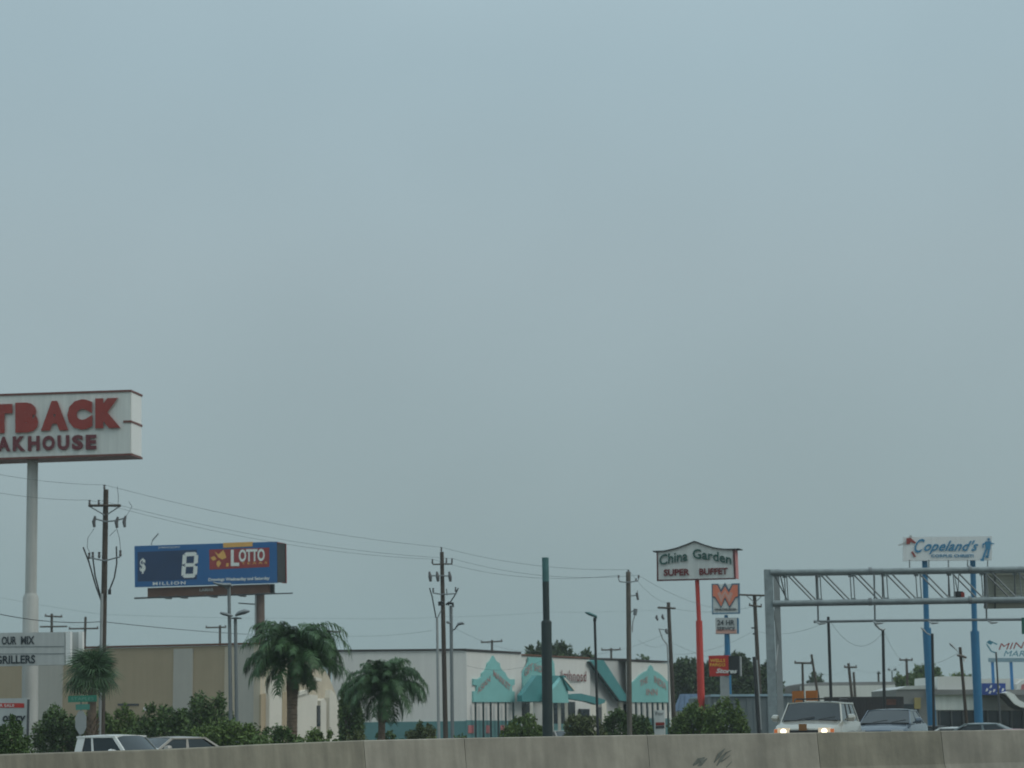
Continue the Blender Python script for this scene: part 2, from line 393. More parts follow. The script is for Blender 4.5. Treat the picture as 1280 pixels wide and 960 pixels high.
for (ya, yb, h) in ((496.5, 488.3, 0.11), (576.5, 567.8, 0.11)):
    tr = MB(); p0 = fs_.pt(-93, ya, .05); p1 = fs_.pt(164, yb, .05)
    tr.prism([p0 + Vector((0, 0, -h / 2)), p1 + Vector((0, 0, -h / 2)), p1 + Vector((0, 0, h / 2)), p0 + Vector((0, 0, h / 2))], -fs_.n * 1.8)
    T.part('trim_band', tr, browntrim)
tr = MB(); p0 = fs_.pt(154, 527, .04); p1 = fs_.pt(164, 526.7, .04)
tr.prism([p0 - Vector((0, 0, .06)), p1 - Vector((0, 0, .06)), p1 + Vector((0, 0, .06)), p0 + Vector((0, 0, .06))], -fs_.n * 1.78); T.part('trim_band', tr, browntrim)
for ch, x0, x1, y0, y1 in (('O', -78, -50, 509, 546), ('U', -46, -19, 508, 544.5), ('T', -16, 15.5, 505.5, 542), ('B', 19, 48, 503.5, 541), ('A', 51, 85.5, 501.5, 538.5),
                           ('C', 84, 115.5, 499.5, 537.5), ('K', 119, 150.5, 498, 535.5)):
    lm = MB(); text_on(lm, fs_, ch, x0, y0, x1, y1, 0.14, 0.12, 0.10, tilt=0.8); T.part('letter', lm, redL, 'large bold red letter ' + ch)
xx = -53.5
for ch, w in zip('STEAKHOUSE', (16, 16, 15, 18.5, 18, 17, 18, 17, 16.5, 15.5)):
    y = 545.8 - xx * 0.022
    lm = MB(); text_on(lm, fs_, ch, xx, y, xx + w - 2, y + 18.5, 0.10, 0.08, 0.055, tilt=0.4); T.part('letter', lm, maroonL, 'smaller maroon letter ' + ch); xx += w + 0.95
# reader board on the same pole
fr = Face(0, 108.6, 81, 108)
rb = MB(); rb.poly(fr, [(-150, 793), (81, 790), (81, 831), (-150, 835.5)], 0, 0.5); T.part('reader_board', rb, signgrey)
rb2 = MB(); rb2.poly(fr, [(88.5, 790.2), (98, 790.0), (98, 830.6), (88.5, 830.8)], -0.9, 0.3); T.part('reader_board_end', rb2, signgrey)
for x0, x1, o in ((82, 88, 0.04), (98, 103, -0.85)):
    e = MB(); e.poly(fr, [(x0, 789.6), (x1, 789.5), (x1, 830.6), (x0, 831)], o, 0.25); T.part('edge_post', e, signend)
for y in (807.5, 816.5):
    e = MB(); e.poly(fr, [(-150, y + 1.5), (80.5, y), (80.5, y + .8), (-150, y + 2.3)], 0.02, 0.02); T.part('letter_track', e, steel)
lt = MB(); text_on(lt, fr, 'OUR', 2, 795.8, 20.5, 806, .03, .02, 0.03, tilt=.4); T.part('lettering', lt, black); lt = MB(); text_on(lt, fr, 'MIX', 26, 795.3, 43, 805.6, .03, .02, 0.03, tilt=.3)
T.part('lettering', lt, black); lt = MB(); text_on(lt, fr, 'GRILLERS', -6, 819.6, 44, 830.2, .03, .02, 0.03, tilt=.9); T.part('lettering', lt, black)

# lower white notice sign behind the left bush
fn = Face(0, 92.5, 36, 92)
T = Thing('notice_sign', 'low white sign with a red strip behind the dark bush at bottom left', 'sign', gp(20, 92.2, GZ))
m_ = MB(); m_.poly(fn, [(-45, 874), (34, 872.5), (34, 911), (-45, 912)], 0, .2); T.part('panel', m_, signgrey)
m_ = MB(); m_.rect(fn, -40, 879, 30, 884.6, .02, .015); T.part('red_strip', m_, bankred)
m_ = MB(); text_on(m_, fn, 'R SALE', 0, 880.2, 18, 883.6, .03, .008, .01); T.part('strip_lettering', m_, printw)
m_ = MB(); text_on(m_, fn, 'owcy', 3, 894.5, 32, 906, .03, .012, .03, shear=.2); T.part('lettering', m_, black)
for x in (-30, 35.5):
    m_ = MB(); q = fn.pt(x, 880); m_.box((q.x, q.y, (q.z + GZ) / 2 + .1), (.09, .09, q.z - GZ + .2)); T.part('post', m_, darkgrey)

# ------------------------------------------------------------------ billboard
fbb = Face(168, 167.5, 346, 163)
T = Thing('billboard', 'wide blue lottery billboard with a large 8 on one round column', 'billboard', gp(326, 168, GZ))
m_ = MB(); m_.poly(fbb, [(168, 682.5), (346, 677), (346.5, 728.5), (168.5, 734)], 0, .25); T.part('panel', m_, blueb)
q0, q1 = fbb.pt(346.1, 678.2), fbb.pt(346.6, 727.8); bk = -fbb.n * 1.45
T.part('end_panel', MB().prism([q0, q1, q1 + bk, q0 + bk], fbb.t * .02), darkm)
T.part('back_frame', MB().tube([q0 + fbb.t * .05, q0 + bk + fbb.t * .05, q1 + bk + fbb.t * .05, q1 + bk * .6 + fbb.t * .05], .05, 5), redL)
m_ = MB(); m_.poly(fbb, [(172, 690), (246, 687), (246, 724), (172, 727)], .02, .015); T.part('navy_panel', m_, navy)
m_ = MB(); m_.poly(fbb, [(261.5, 687), (336.5, 684.5), (336.5, 708.5), (262, 712)], .02, .015); T.part('red_panel', m_, redb)
m_ = MB(); m_.poly(fbb, [(279, 678.6), (315.5, 677.2), (315.5, 682.8), (279, 684.6)], .03, .2); T.part('orange_tab', m_, orangeb)
m_ = MB(); text_on(m_, fbb, '$', 174.8, 698, 182, 717.2, .04, .01, .03, tilt=.2); T.part('dollar_sign', m_, printw); m_ = MB(); text_on(m_, fbb, 'MILLION', 191, 727.6, 232, 731.6, .04, .01, .025, tilt=1.2, space=1.3); T.part('million_lettering', m_, printw); m_ = MB()
text_on(m_, fbb, 'Drawings Wednesday and Saturday', 260.5, 722.6, 337, 727.6, .04, .01, .03, tilt=2); T.part('slogan_lettering', m_, printw); m_ = MB(); text_on(m_, fbb, 'ESTIMATED JACKPOT', 198, 683.6, 225, 686, .04, .01, .01, tilt=.8); T.part('small_lettering', m_, printw); m_ = MB()
text_on(m_, fbb, 'L', 288.5, 687.2, 299, 707.6, .05, .01, .035); text_on(m_, fbb, 'OTTO', 298.5, 686.8, 331, 702.5, .05, .01, .035, tilt=1.2); T.part('wordmark', m_, printw)
seg8 = MB()
X0, X1, Y0, Y1 = 227.5, 247, 690.5, 722.5; ym = (Y0 + Y1) / 2; w_ = 5.0
def sh(x, y): return (x + (ym - y) * 0.07, y - (x - X0) * .03)
for poly_ in ([(X0 + 4, Y0), (X1 - 4, Y0), (X1 - 1.6, Y0 + 2), (X1 - w_, Y0 + w_), (X0 + w_, Y0 + w_), (X0 + 1.6, Y0 + 2)], [(X0 + 4, Y1), (X1 - 4, Y1), (X1 - 1.6, Y1 - 2), (X1 - w_, Y1 - w_), (X0 + w_, Y1 - w_), (X0 + 1.6, Y1 - 2)],
              [(X0 + 3, ym), (X0 + 5, ym - 2.2), (X1 - 5, ym - 2.2), (X1 - 3, ym), (X1 - 5, ym + 2.2), (X0 + 5, ym + 2.2)]):
    seg8.poly(fbb, [sh(*q) for q in poly_], .05, .01)
for xa, xb, ya, yb in ((X0, X0 + w_, Y0 + 2.6, ym - .6), (X1 - w_, X1, Y0 + 2.6, ym - .6), (X0, X0 + w_, ym + .6, Y1 - 2.6), (X1 - w_, X1, ym + .6, Y1 - 2.6)):
    seg8.poly(fbb, [sh(*q) for q in ((xa, ya), (xb, ya + 1.5), (xb, yb - 1.5), (xa, yb))], .05, .01)
T.part('numeral', seg8, printw)
st = MB()
for pts in ([(268, 689), (273, 693), (279, 687.5), (281, 691), (283, 697), (278, 699.5), (273, 697)], [(263, 697), (268, 695), (271, 699), (266, 701)], [(271, 702), (274, 700.5), (276.5, 704), (273, 709.5), (270.5, 706)],
            [(283, 704), (286, 704), (285.5, 708), (282.5, 708)]): st.poly(fbb, pts, .05, .01)
text_on(st, fbb, 'TEXAS', 302, 703, 334, 705.8, .05, .01, .01, tilt=1.2, space=1.5); T.part('star_print', st, orangeb)
m_ = MB(); m_.poly(fbb, [(184.5, 735), (336, 730), (336, 741), (184.5, 747.5)], -.5, .25); T.part('apron', m_, brownapron)
m_ = MB(); m_.poly(fbb, [(336.5, 730), (342, 730), (342, 741), (336.5, 741)], -.8, .2); T.part('apron_end', m_, darkm)
m_ = MB(); text_on(m_, fbb, 'LAMAR', 249.5, 735.6, 267, 739.4, -.47, .02, .02, tilt=.5); T.part('apron_lettering', m_, signgrey)
m_ = MB()
p0 = fbb.pt(168, 747.5, .9); p1 = fbb.pt(366, 741.5, .9); m_.tube([p0, p1], .05, 5); p0 = fbb.pt(168, 748, .2); p1 = fbb.pt(345, 742, .2); m_.tube([p0, p1], .06, 5)
T.part('catwalk', m_, darkm)
for x in (205, 225, 262, 298):
    m_ = MB(); y = 748.5 - (x - 168) * .031; c = fbb.pt(x, y, 1.0); d = fbb.pt(x + 9, y + .8, 1.6); m_.tube([c, c * .5 + d * .5, d], [.07, .14, .10], 6, .6); m_.tube([fbb.pt(x - 6, y - 3, -.3), c], .03, 4)
    T.part('floodlight', m_, darkm)
m_ = MB(); m_.tube([fbb.pt(189, 681, -.3), fbb.pt(191, 675, -.3), fbb.pt(198, 667, -.3)], .055, 5); T.part('davit', m_, steel)
m_ = MB(); a = at(325, 741, 165); m_.tube([gp(327, 165, GZ), a], .36, 14); T.part('column', m_, rustpole, smooth=True)
m_ = MB(); a = at(319.6, 744, 164.6); m_.box((a.x, a.y, (a.z + GZ) / 2), (.12, .12, a.z - GZ)); T.part('ladder_rail', m_, steel_l)
m_ = MB(); m_.tube([at(298, 754, 164.8), at(322, 755.5, 164.8)], .05, 5); T.part('bracket', m_, darkm)

# ------------------------------------------------------------------ tan building
T = Thing('tan_building', 'long tan stucco building with pale panels and a cream mission-style right side', 'building', gp(325, 120, GZ))
fA = Face(-70, 126, 325, 118)
def zrect(mb, face, x0, ya, x1, yb, zb, off, th):       # from a roofline in the photo down to height zb
    a = face.pt(x0, ya, off); b = face.pt(x1, yb, off)
    return mb.prism([a, b, Vector((b.x, b.y, zb)), Vector((a.x, a.y, zb))], -face.n * th)
m_ = MB(); zrect(m_, fA, -130, 816.4, 293.5, 806.6, GZ, 0, .4); T.part('wall', m_, tan, 'tan front wall')
m_ = MB(); zrect(m_, fA, 293.5, 806.8, 325.5, 806, GZ, .02, .4); T.part('wall', m_, pale, 'pale corner wall')
for x0, x1 in ((-60, -30), (48, 79), (217, 241), (281, 293)):
    m_ = MB(); k = lambda x: 818.2 - (x + 130) * .0231
    zrect(m_, fA, x0, k(x0) + (0 if x0 != 217 else 1), x1, k(x1) + (0 if x0 != 217 else 1), GZ, .08, .1); T.part('pale_panel', m_, pale if x0 < 281 else cream)
m_ = MB()
a = fA.pt(-130, 815.6, .12); b = fA.pt(326, 805.2, .12); m_.prism([a, b, b + Vector((0, 0, .1)), a + Vector((0, 0, .1))], -fA.n * .5); T.part('roof_edge', m_, rusttrim)
a = fA.pt(-130, 817, -.3); b = fA.pt(325, 807, -.3); m_ = MB(); m_.prism([a, b, b + Vector((0, 40, 0)), a + Vector((0, 40, 0))], (0, 0, -.2)); T.part('roof', m_, greyroof)
m_ = MB(); m_.rect(fA, 147, 879.5, 173, 882, .05, .05); T.part('wall_vent', m_, darkgrey)
for x, y in ((64, 886), (183, 886)):
    m_ = MB(); m_.box(fA.pt(x, y, .15), (.3, .25, .2)); T.part('wall_lamp', m_, signend)
fB = Face(325.5, 118, 423, 129)
top = [(325.6, 806), (345, 814), (362, 817), (380, 825), (398, 832), (407, 838), (413, 850), (419, 866), (424, 880)]
m_ = MB(); pts = [fB.pt(x, y) for x, y in top]; pts = pts + [Vector((pts[-1].x, pts[-1].y, GZ)), Vector((pts[0].x, pts[0].y, GZ))]
m_.prism(pts, -fB.n * .4); T.part('wall', m_, cream, 'cream right side wall with a stepped top')
def down(face, pts, off, th, mb=None):                  # photo outline whose last two points run down to the ground
    mb = mb or MB(); q = [face.pt(x, y, off) for x, y in pts]
    return mb.prism([Vector((q[0].x, q[0].y, GZ))] + q + [Vector((q[-1].x, q[-1].y, GZ))], -face.n * th)
for pts in ([(337, 866), (339.5, 848), (343, 838), (347, 842), (351, 850), (352.5, 868)], [(372, 866), (384, 863.5), (386, 868), (397, 869)], [(401, 876), (405, 873), (408, 878)], [(412, 872), (413.5, 862), (418, 866), (424.6, 879.5)]):
    T.part('pilaster', down(fB, pts, .35, .36), cream_w)
for pts in ([(326.5, 868), (336.5, 866)], [(353, 866), (371, 863)]):
    T.part('tan_bay', down(fB, pts, .12, .12), tan)
m_ = MB(); m_.rect(fB, 397.2, 882, 400.4, 908, .42, .1); T.part('window', m_, darkglass)
m_ = MB(); m_.poly(fB, [(366, 871), (371, 866), (386, 862), (386, 866), (371, 870.5)], .5, .3); T.part('ledge', m_, cream_w)
m_ = MB(); m_.poly(fB, [(391, 846), (402, 848), (402, 852), (391, 850)], .3, .3); T.part('ledge', m_, cream_w)

# ------------------------------------------------------------------ turquoise and white shopping building
T = Thing('shopping_centre', 'white shopping building with painted turquoise domes and teal roofs', 'building', gp(690, 145, GZ))
fC = Face(425, 130.2, 583, 130); fD = Face(583, 130, 838, 157)
m_ = MB(); zrect(m_, fC, 415, 815.4, 583, 814, GZ, 0, .4); T.part('wall', m_, white, 'plain left side wall')
m_ = MB(); zrect(m_, fC, 415, 903.3, 583.2, 901.2, GZ, .05, .05); T.part('base_band', m_, tealbase)
m_ = MB(); a = fC.pt(415, 814.8, .1); b = fC.pt(583, 813.3, .1); m_.prism([a, b, b + Vector((0, 0, .13)), a + Vector((0, 0, .13))], -fC.n * .6); T.part('roof_edge', m_, darktrim)
m_ = MB(); zrect(m_, fD, 583.1, 814, 651.5, 818.2, GZ, 0, .4); T.part('wall', m_, white, 'white front bay with the first painted dome')
m_ = MB(); a = fD.pt(583, 813.3, .1); b = fD.pt(651.5, 817.2, .1); m_.prism([a, b, b + Vector((0, 0, .12)), a + Vector((0, 0, .12))], -fD.n * .5); T.part('roof_edge', m_, darktrim)
m_ = MB(); zrect(m_, fD, 583.3, 900.2, 651.4, 901, GZ, .06, .06); T.part('base_band', m_, tealbase)
d1 = [(592, 877.5), (592, 864), (596, 864), (596, 856.5), (592, 856), (592, 848.5), (598, 849), (602.5, 846), (603, 841.5), (607, 838), (609, 834), (610, 829), (613.5, 826), (617, 819.5), (620.5, 826), (625, 829.5), (625.5, 834), (628, 837.5), (632, 841), (633.5, 845), (637, 849), (643.5, 849), (643.5, 856), (640, 857), (640.5, 864), (643.5, 864.5), (643.5, 877.5)]
m_ = MB(); m_.poly(fD, d1, .12, .12); T.part('painted_dome', m_, teal, 'turquoise dome panel with a pointed top')
m_ = MB()
text_on(m_, fD, 'ASIAN', 597, 847, 613, 855, .15, .006, .012, arc=lambda u: 13 - 16 * u); text_on(m_, fD, 'MARKET', 617, 836, 638, 844, .15, .006, .012, arc=lambda u: 1 + 19 * u)
T.part('lettering', m_, faded, 'faded rose lettering slanting up both sides of the dome')
for x in (594.3, 604, 613.3, 622.7, 632, 641.5):
    q = fD.pt(x, 877.5, .3); m_ = MB(); m_.box((q.x, q.y, (q.z + GZ) / 2), (.13, .13, q.z - GZ)); T.part('column', m_, barblack)
for x0, x1 in ((585.5, 592.5), (608, 612), (626, 630.5)):
    m_ = MB(); m_.rect(fD, x0, 906.5, x1, 916.5, .1, .03); T.part('pink_panel', m_, pink)
# centre
m_ = MB(); zrect(m_, fD, 651.6, 820, 737, 824.4, GZ, -.6, .4); T.part('wall', m_, white, 'white centre wall with red shop lettering')
m_ = MB(); a = fD.pt(651.6, 819.3, -.5); b = fD.pt(737.5, 823.4, -.5); m_.prism([a, b, b + Vector((0, 0, .1)), a + Vector((0, 0, .1))], -fD.n * .5); T.part('roof_edge', m_, rusttrim)
d2 = [(653, 876), (653, 846), (655, 838), (659, 832), (661, 827), (661, 821.5), (690, 822.5), (693, 830), (694, 845), (694, 876)]
m_ = MB(); m_.poly(fD, d2, -.4, .12); T.part('painted_dome', m_, teal, 'turquoise dome panel half hidden by the dark pylon')
m_ = MB(); text_on(m_, fD, 'GIFT', 656, 831, 666, 841, -.35, .006, .012, arc=lambda u: 5 - 8 * u); text_on(m_, fD, 'SHOP', 668, 829, 680, 838, -.35, .006, .012, arc=lambda u: 4 * u); T.part('lettering', m_, faded)
m_ = MB(); text_on(m_, fD, 'Imhnosd', 702, 837.5, 733, 850.5, -.5, .01, .004, tilt=-1.5, space=1.15); T.part('shop_lettering', m_, cred, 'slim dark red shop lettering')
m_ = MB(); text_on(m_, fD, 'imports', 714, 850.2, 727, 852.6, -.5, .03, .0, tilt=-.5); T.part('small_lettering', m_, darkgrey)
# gabled teal porch
dn = fD.n
m_ = MB(); m_.poly(fD, [(652.5, 877), (652.5, 869), (671, 844.2), (704, 844.6), (686, 868.5), (690, 877)], 1.0, .35); T.part('porch_roof', m_, teal_d, 'teal porch roof slope')
m_ = MB(); m_.poly(fD, [(688, 878.5), (688, 865), (703.5, 846.5), (709.8, 862), (711, 878.5)], 1.8, .3); T.part('porch_gable', m_, teal, 'turquoise gable end')
m_ = MB(); m_.poly(fD, [(703, 844.5), (706, 844.5), (719, 861.5), (717.5, 864), (711, 863)], 1.95, .25); T.part('gable_slope', m_, teal_d)
m_ = MB(); m_.poly(fD, [(706.5, 846.8), (719.5, 861.8), (718, 863.6), (705.5, 848.5)], 2.0, .03); T.part('gable_trim', m_, cream_w)
m_ = MB(); m_.poly(fD, [(709, 868), (726, 866.8), (748, 872), (757, 875), (756, 878.5), (748, 881), (735, 877), (712, 873.5)], 1.5, .4); T.part('awning', m_, teal_d)
for x0, x1, y0 in ((653.5, 662, 878.5), (690.2, 692, 878.5), (692.5, 697, 878), (701, 706, 878), (711, 719, 877), (725, 737, 886)):
    m_ = MB(); zrect(m_, fD, x0, y0, x1, y0 + .3, GZ, -.4, .12); T.part('shop_window', m_, darkglass)
for x0 in (663, 697.6, 706.5, 688.5):
    q = fD.pt(x0 + 1.3, 878, 1.2); m_ = MB(); m_.box((q.x, q.y, (q.z + GZ) / 2), (.2, .2, q.z - GZ)); T.part('porch_post', m_, cream_w)
m_ = MB(); zrect(m_, fD, 690, 904.5, 714, 904.6, GZ, .2, .3); T.part('low_wall', m_, tealbase)
# right wing
m_ = MB(); zrect(m_, fD, 737.2, 824.8, 788.2, 826, GZ, -.9, .3); T.part('wall', m_, shaded_wall, 'set-back white wall with its shade painted in')
m_ = MB(); a = fD.pt(737, 824.3, -.8); b = fD.pt(789, 825.3, -.8); m_.prism([a, b, b + Vector((0, 0, .12)), a + Vector((0, 0, .12))], -fD.n * .5); T.part('roof_edge', m_, darktrim)
m_ = MB(); m_.poly(fD, [(738, 827), (743, 825), (754.5, 825), (783, 869), (783, 876.5), (774.5, 876)], -.3, .3); T.part('slanting_roof', m_, teal_d, 'steep slanting teal roof')
m_ = MB(); m_.poly(fD, [(737.6, 827.4), (738.6, 826.6), (775, 875.6), (783, 876.4), (783, 877.4), (774.2, 876.8)], -.26, .2); T.part('roof_edge', m_, barblack)
for x0, x1, y0, mm, nm in ((737.5, 746, 881, cream_w, 'shop_wall'), (746.2, 752, 884, darkgrey, 'shop_window'), (752.3, 758, 876, cream_w, 'shop_wall'), (775, 779, 877.5, cream_w, 'shop_wall'), (779.3, 787, 880, darkglass, 'shop_window')):
    m_ = MB(); zrect(m_, fD, x0, y0, x1, y0, GZ, -.7, .15); T.part(nm, m_, mm)
m_ = MB(); zrect(m_, fD, 788.4, 827, 837.5, 829.3, GZ, 0, .4); T.part('wall', m_, white, 'white right bay with the smooth painted dome')
m_ = MB(); a = fD.pt(788.2, 826, .1); b = fD.pt(838, 828.3, .1); m_.prism([a, b, b + Vector((0, 0, .12)), a + Vector((0, 0, .12))], -fD.n * 9); T.part('roof_edge', m_, darktrim)
d3 = [(790, 877.8), (790, 853.5), (795, 849.5), (800, 844), (806, 840), (810.5, 838), (812, 834), (814, 831.5), (816, 834), (817.5, 838), (822, 840), (828, 844.5), (833, 850), (837, 854), (837.3, 878)]
m_ = MB(); m_.poly(fD, d3, .12, .12); T.part('painted_dome', m_, teal, 'turquoise dome panel with a thin spire')
m_ = MB(); text_on(m_, fD, 'THE', 800, 847, 810, 855, .15, .006, .012, arc=lambda u: 4 - 6 * u); text_on(m_, fD, 'INDIA', 818, 844, 833, 853, .15, .006, .012, arc=lambda u: 10 * u); text_on(m_, fD, 'INN', 808, 861, 822, 869, .15, .006, .012)
T.part('lettering', m_, faded)
for x in (794.7, 801.5, 808.6, 815.4, 821.8, 828.2, 834.7):
    q = fD.pt(x, 878, .3); m_ = MB(); m_.box((q.x, q.y, (q.z + GZ) / 2), (.14, .14, q.z - GZ)); T.part('column', m_, barblack)
m_ = MB(); zrect(m_, fD, 788.6, 897.5, 837.4, 898, GZ, .06, .06); T.part('base_band', m_, tealbase)
m_ = MB(); a = fD.pt(583.2, 824, -1.4); b = fD.pt(837, 834, -1.4); c = fC.pt(415, 824, -.45)
m_.prism([a, b, b + Vector((-22, 22, 0)), c + Vector((0, 25, 0)), c], Vector((0, 0, -.2))); T.part('roof', m_, greyroof)
q = fD.pt(837.6, 829.6, -.5); m_ = MB(); m_.prism([Vector((q.x, q.y, q.z)), Vector((q.x - 9, q.y + 16, q.z)), Vector((q.x - 9, q.y + 16, GZ)), Vector((q.x, q.y, GZ))], (-.3, 0, 0)); T.part('wall', m_, white)

# ------------------------------------------------------------------ background buildings, right
T = Thing('blue_roofed_building', 'small building with a blue hip roof between the wood pole and red sign pole', 'building', gp(860, 160, GZ))
f1 = Face(840, 160, 880, 160)
m_ = MB(); m_.add([f1.pt(841, 889, .6), f1.pt(886, 889, .6), f1.pt(886, 889, -9), f1.pt(841, 889, -9), f1.pt(850, 867.5, -3), f1.pt(876, 867.5, -3)], [(0, 1, 5, 4), (1, 2, 5), (2, 3, 4, 5), (3, 0, 4), (0, 3, 2, 1)]); T.part('roof', m_, bluebldg)
for x in (848, 856, 864, 872):
    m_ = MB(); m_.tube([f1.pt(x, 888.6, .65), f1.pt(min(max(x, 852), 874), 868, -2.8)], .04, 4); T.part('roof_seam', m_, bluebldg)
m_ = MB(); zrect(m_, f1, 842, 889, 885, 889, GZ, .1, 8); T.part('wall', m_, white)
T = Thing('grey_warehouse', 'low grey metal-sided building with pale blue edge behind the bank sign', 'building', gp(925, 118, GZ))
f2 = Face(884, 118, 1000, 118)
m_ = MB(); zrect(m_, f2, 886, 870.5, 1000, 870, GZ, 0, 14); T.part('wall', m_, greymetal)
m_ = MB(); m_.poly(f2, [(889, 868), (1001, 867.2), (1001, 870), (889, 870.8)], .12, 14.3); T.part('roof_edge', m_, paleblue)
for i in range(13):
    x = 892 + i * 8.4; m_ = MB(); q = f2.pt(x, 871, .03); m_.box((q.x, q.y, (q.z + GZ) / 2), (.05, .06, q.z - GZ)); T.part('siding_rib', m_, greymetal)
m_ = MB(); zrect(m_, f2, 893, 878, 899, 878, GZ, .3, .3); T.part('door_panel', m_, steel_l)

T = Thing('long_white_building', 'long low white-topped building above the charcoal fence', 'building', gp(1060, 210, GZ))
f3 = Face(975, 205, 1125, 205)
m_ = MB(); zrect(m_, f3, 1003, 857.5, 1119, 856, GZ, 0, 12); T.part('wall', m_, white)
m_ = MB(); m_.poly(f3, [(1018, 853), (1119, 852), (1119, 855.8), (1003, 857.3), (1008, 855)], -.5, 11); T.part('roof', m_, greyroof)
m_ = MB(); m_.poly(f3, [(972, 872), (975, 862), (985, 857.5), (1002, 854.5), (1002.6, 872)], -2, 9); T.part('side_shed', m_, greyroof)
T = Thing('charcoal_fence', 'tall dark charcoal fence behind the white SUV', 'fence', gp(1080, 150, GZ))
f4 = Face(1030, 150, 1130, 150)
for i in range(24):
    x0 = 1030 + i * 4.15; m_ = MB(); q = f4.pt(x0, 871.3 - (x0 - 1030) * .006, (i % 2) * .02); q2 = f4.pt(x0 + 4.0, 871.3 - (x0 - 1030) * .006, (i % 2) * .02)
    m_.prism([q, q2, Vector((q2.x, q2.y, GZ)), Vector((q.x, q.y, GZ))], -f4.n * .08); T.part('board', m_, charcoal)
m_ = MB(); m_.rect(f4, 1108, 874, 1120, 881, .06, .03); T.part('worn_patch', m_, mat('worn_red_patch', (0.09, 0.035, 0.02), 0.8, 0.5, 3))

T = Thing('strip_mall', 'grey and white strip mall behind the blue poles', 'building', gp(1200, 172, GZ))
f5 = Face(1115, 172, 1300, 172)
m_ = MB(); zrect(m_, f5, 1120, 862, 1171, 861, GZ, 0, 12); T.part('wall', m_, greyroof, 'grey gabled end wall')
m_ = MB(); m_.poly(f5, [(1120, 862), (1134, 857.5), (1168, 856.5), (1172, 861)], .1, 12); T.part('roof', m_, signgrey)
m_ = MB(); m_.rect(f5, 1172, 845.5, 1219, 862, 0, 10); T.part('upper_wall', m_, white)
m_ = MB(); m_.rect(f5, 1160, 862, 1300, 868.5, .5, 10); T.part('fascia', m_, greyroof)
m_ = MB(); m_.rect(f5, 1163, 868.6, 1221, 887.5, .1, 8); T.part('wall', m_, signwhite, 'white shop front')
m_ = MB(); m_.rect(f5, 1221.2, 868.6, 1330, 888, .1, 8); T.part('wall', m_, greyroof, 'grey shop front')
for i in range(10):
    x = 1160 + i * 15; m_ = MB(); zrect(m_, f5, x, 888.2, x + 13.6, 888.2, GZ, -.3, .3); T.part('shop_window', m_, darkglass)
    m_ = MB(); zrect(m_, f5, x + 13.6, 888.2, x + 15, 888.2, GZ, .1, .5); T.part('pier', m_, darkgrey)
m_ = MB(); zrect(m_, f5, 1122, 880, 1148, 880, GZ, .1, .1); T.part('opening', m_, darkglass)
m_ = MB(); m_.rect(f5, 1143, 872, 1151, 886, .2, .1); T.part('yellow_banner', m_, mat('dull_yellow', (0.34, 0.27, 0.10), 0.8))
m_ = MB(); m_.rect(f5, 1228, 854, 1257, 868.5, 1.2, .3); sg = T.part('blue_sign', m_, bluesign)
m_ = MB()
for i, (x, y) in enumerate(((1232, 862), (1237, 858), (1241, 863), (1247, 859), (1252, 862), (1236, 865), (1246, 865))): m_.poly(f5, [(x, y + 2), (x + 1.5, y - 2), (x + 3.4, y - 1), (x + 2, y + 2)], 1.23, .02)
obj('sign_print', m_.mesh('sign_print', T.base), printw, sg)
m_ = MB()
cv = [(1256, 866), (1262, 873), (1268, 880), (1276, 884), (1300, 886)]; cv2 = [(1300, 881), (1284, 880), (1274, 875), (1268, 868), (1261, 864.5)]
m_.poly(f5, cv + cv2, 3.0, 2.4); T.part('curved_canopy', m_, signend)
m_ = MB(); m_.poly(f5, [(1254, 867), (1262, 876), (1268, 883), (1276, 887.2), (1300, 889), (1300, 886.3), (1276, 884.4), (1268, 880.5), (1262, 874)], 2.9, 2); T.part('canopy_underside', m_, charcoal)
T = Thing('white_store', 'white store with a red and white round emblem at the right edge', 'building', gp(1275, 185, GZ))
f6 = Face(1220, 186, 1320, 186)
m_ = MB(); zrect(m_, f6, 1219.5, 848.5, 1330, 848, GZ, 0, 9); T.part('wall', m_, white)
m_ = MB(); m_.poly(f6, [(1271, 866), (1271, 855), (1277, 850.5), (1290, 849), (1300, 852), (1300, 866)], .8, 1); T.part('round_emblem', m_, signend)
m_ = MB(); m_.poly(f6, [(1276, 862), (1277, 856), (1283, 853.5), (1290, 855), (1290, 862)], .84, .03); T.part('emblem_print', m_, pink)

# mini mart roof sign
T = Thing('mart_sign', 'raised mini mart letter sign on blue posts at the right edge', 'sign', gp(1265, 178, GZ))
f7 = Face(1230, 178, 1300, 178)
m_ = MB(); text_on(m_, f7, 'MINI', 1248, 804.5, 1285, 812.5, .1, .03, .0, shear=.25, tilt=-.5, arc=lambda u: -3 * u); T.part('red_lettering', m_, redL)
m_ = MB(); text_on(m_, f7, 'MART', 1254.5, 813.5, 1291, 820.5, .1, .03, .0, shear=.25); T.part('teal_lettering', m_, marttl)
m_ = MB(); m_.rect(f7, 1236, 822.5, 1300, 827.5, 0, .25); T.part('lower_panel', m_, mat('pale_blue_panel', (0.22, 0.33, 0.38), 0.6))
for x in (1240.3, 1263.5, 1290):
    q = f7.pt(x, 824, -.2); m_ = MB(); m_.box((q.x, q.y, (q.z + GZ) / 2), (.22, .2, q.z - GZ)); T.part('post', m_, blue2)
em = MB()
for poly_ in ([(1233, 803), (1237, 800), (1241, 804), (1238, 806)], [(1237.5, 800.5), (1247, 805), (1246, 806.2), (1238, 802)], [(1232.5, 805), (1234, 805), (1240, 814), (1238.6, 814.5)], [(1238.6, 814.5), (1240, 813.6), (1245.5, 815.5), (1245, 817)]): em.poly(f7, poly_, .1, .08)
T.part('emblem', em, marttl)

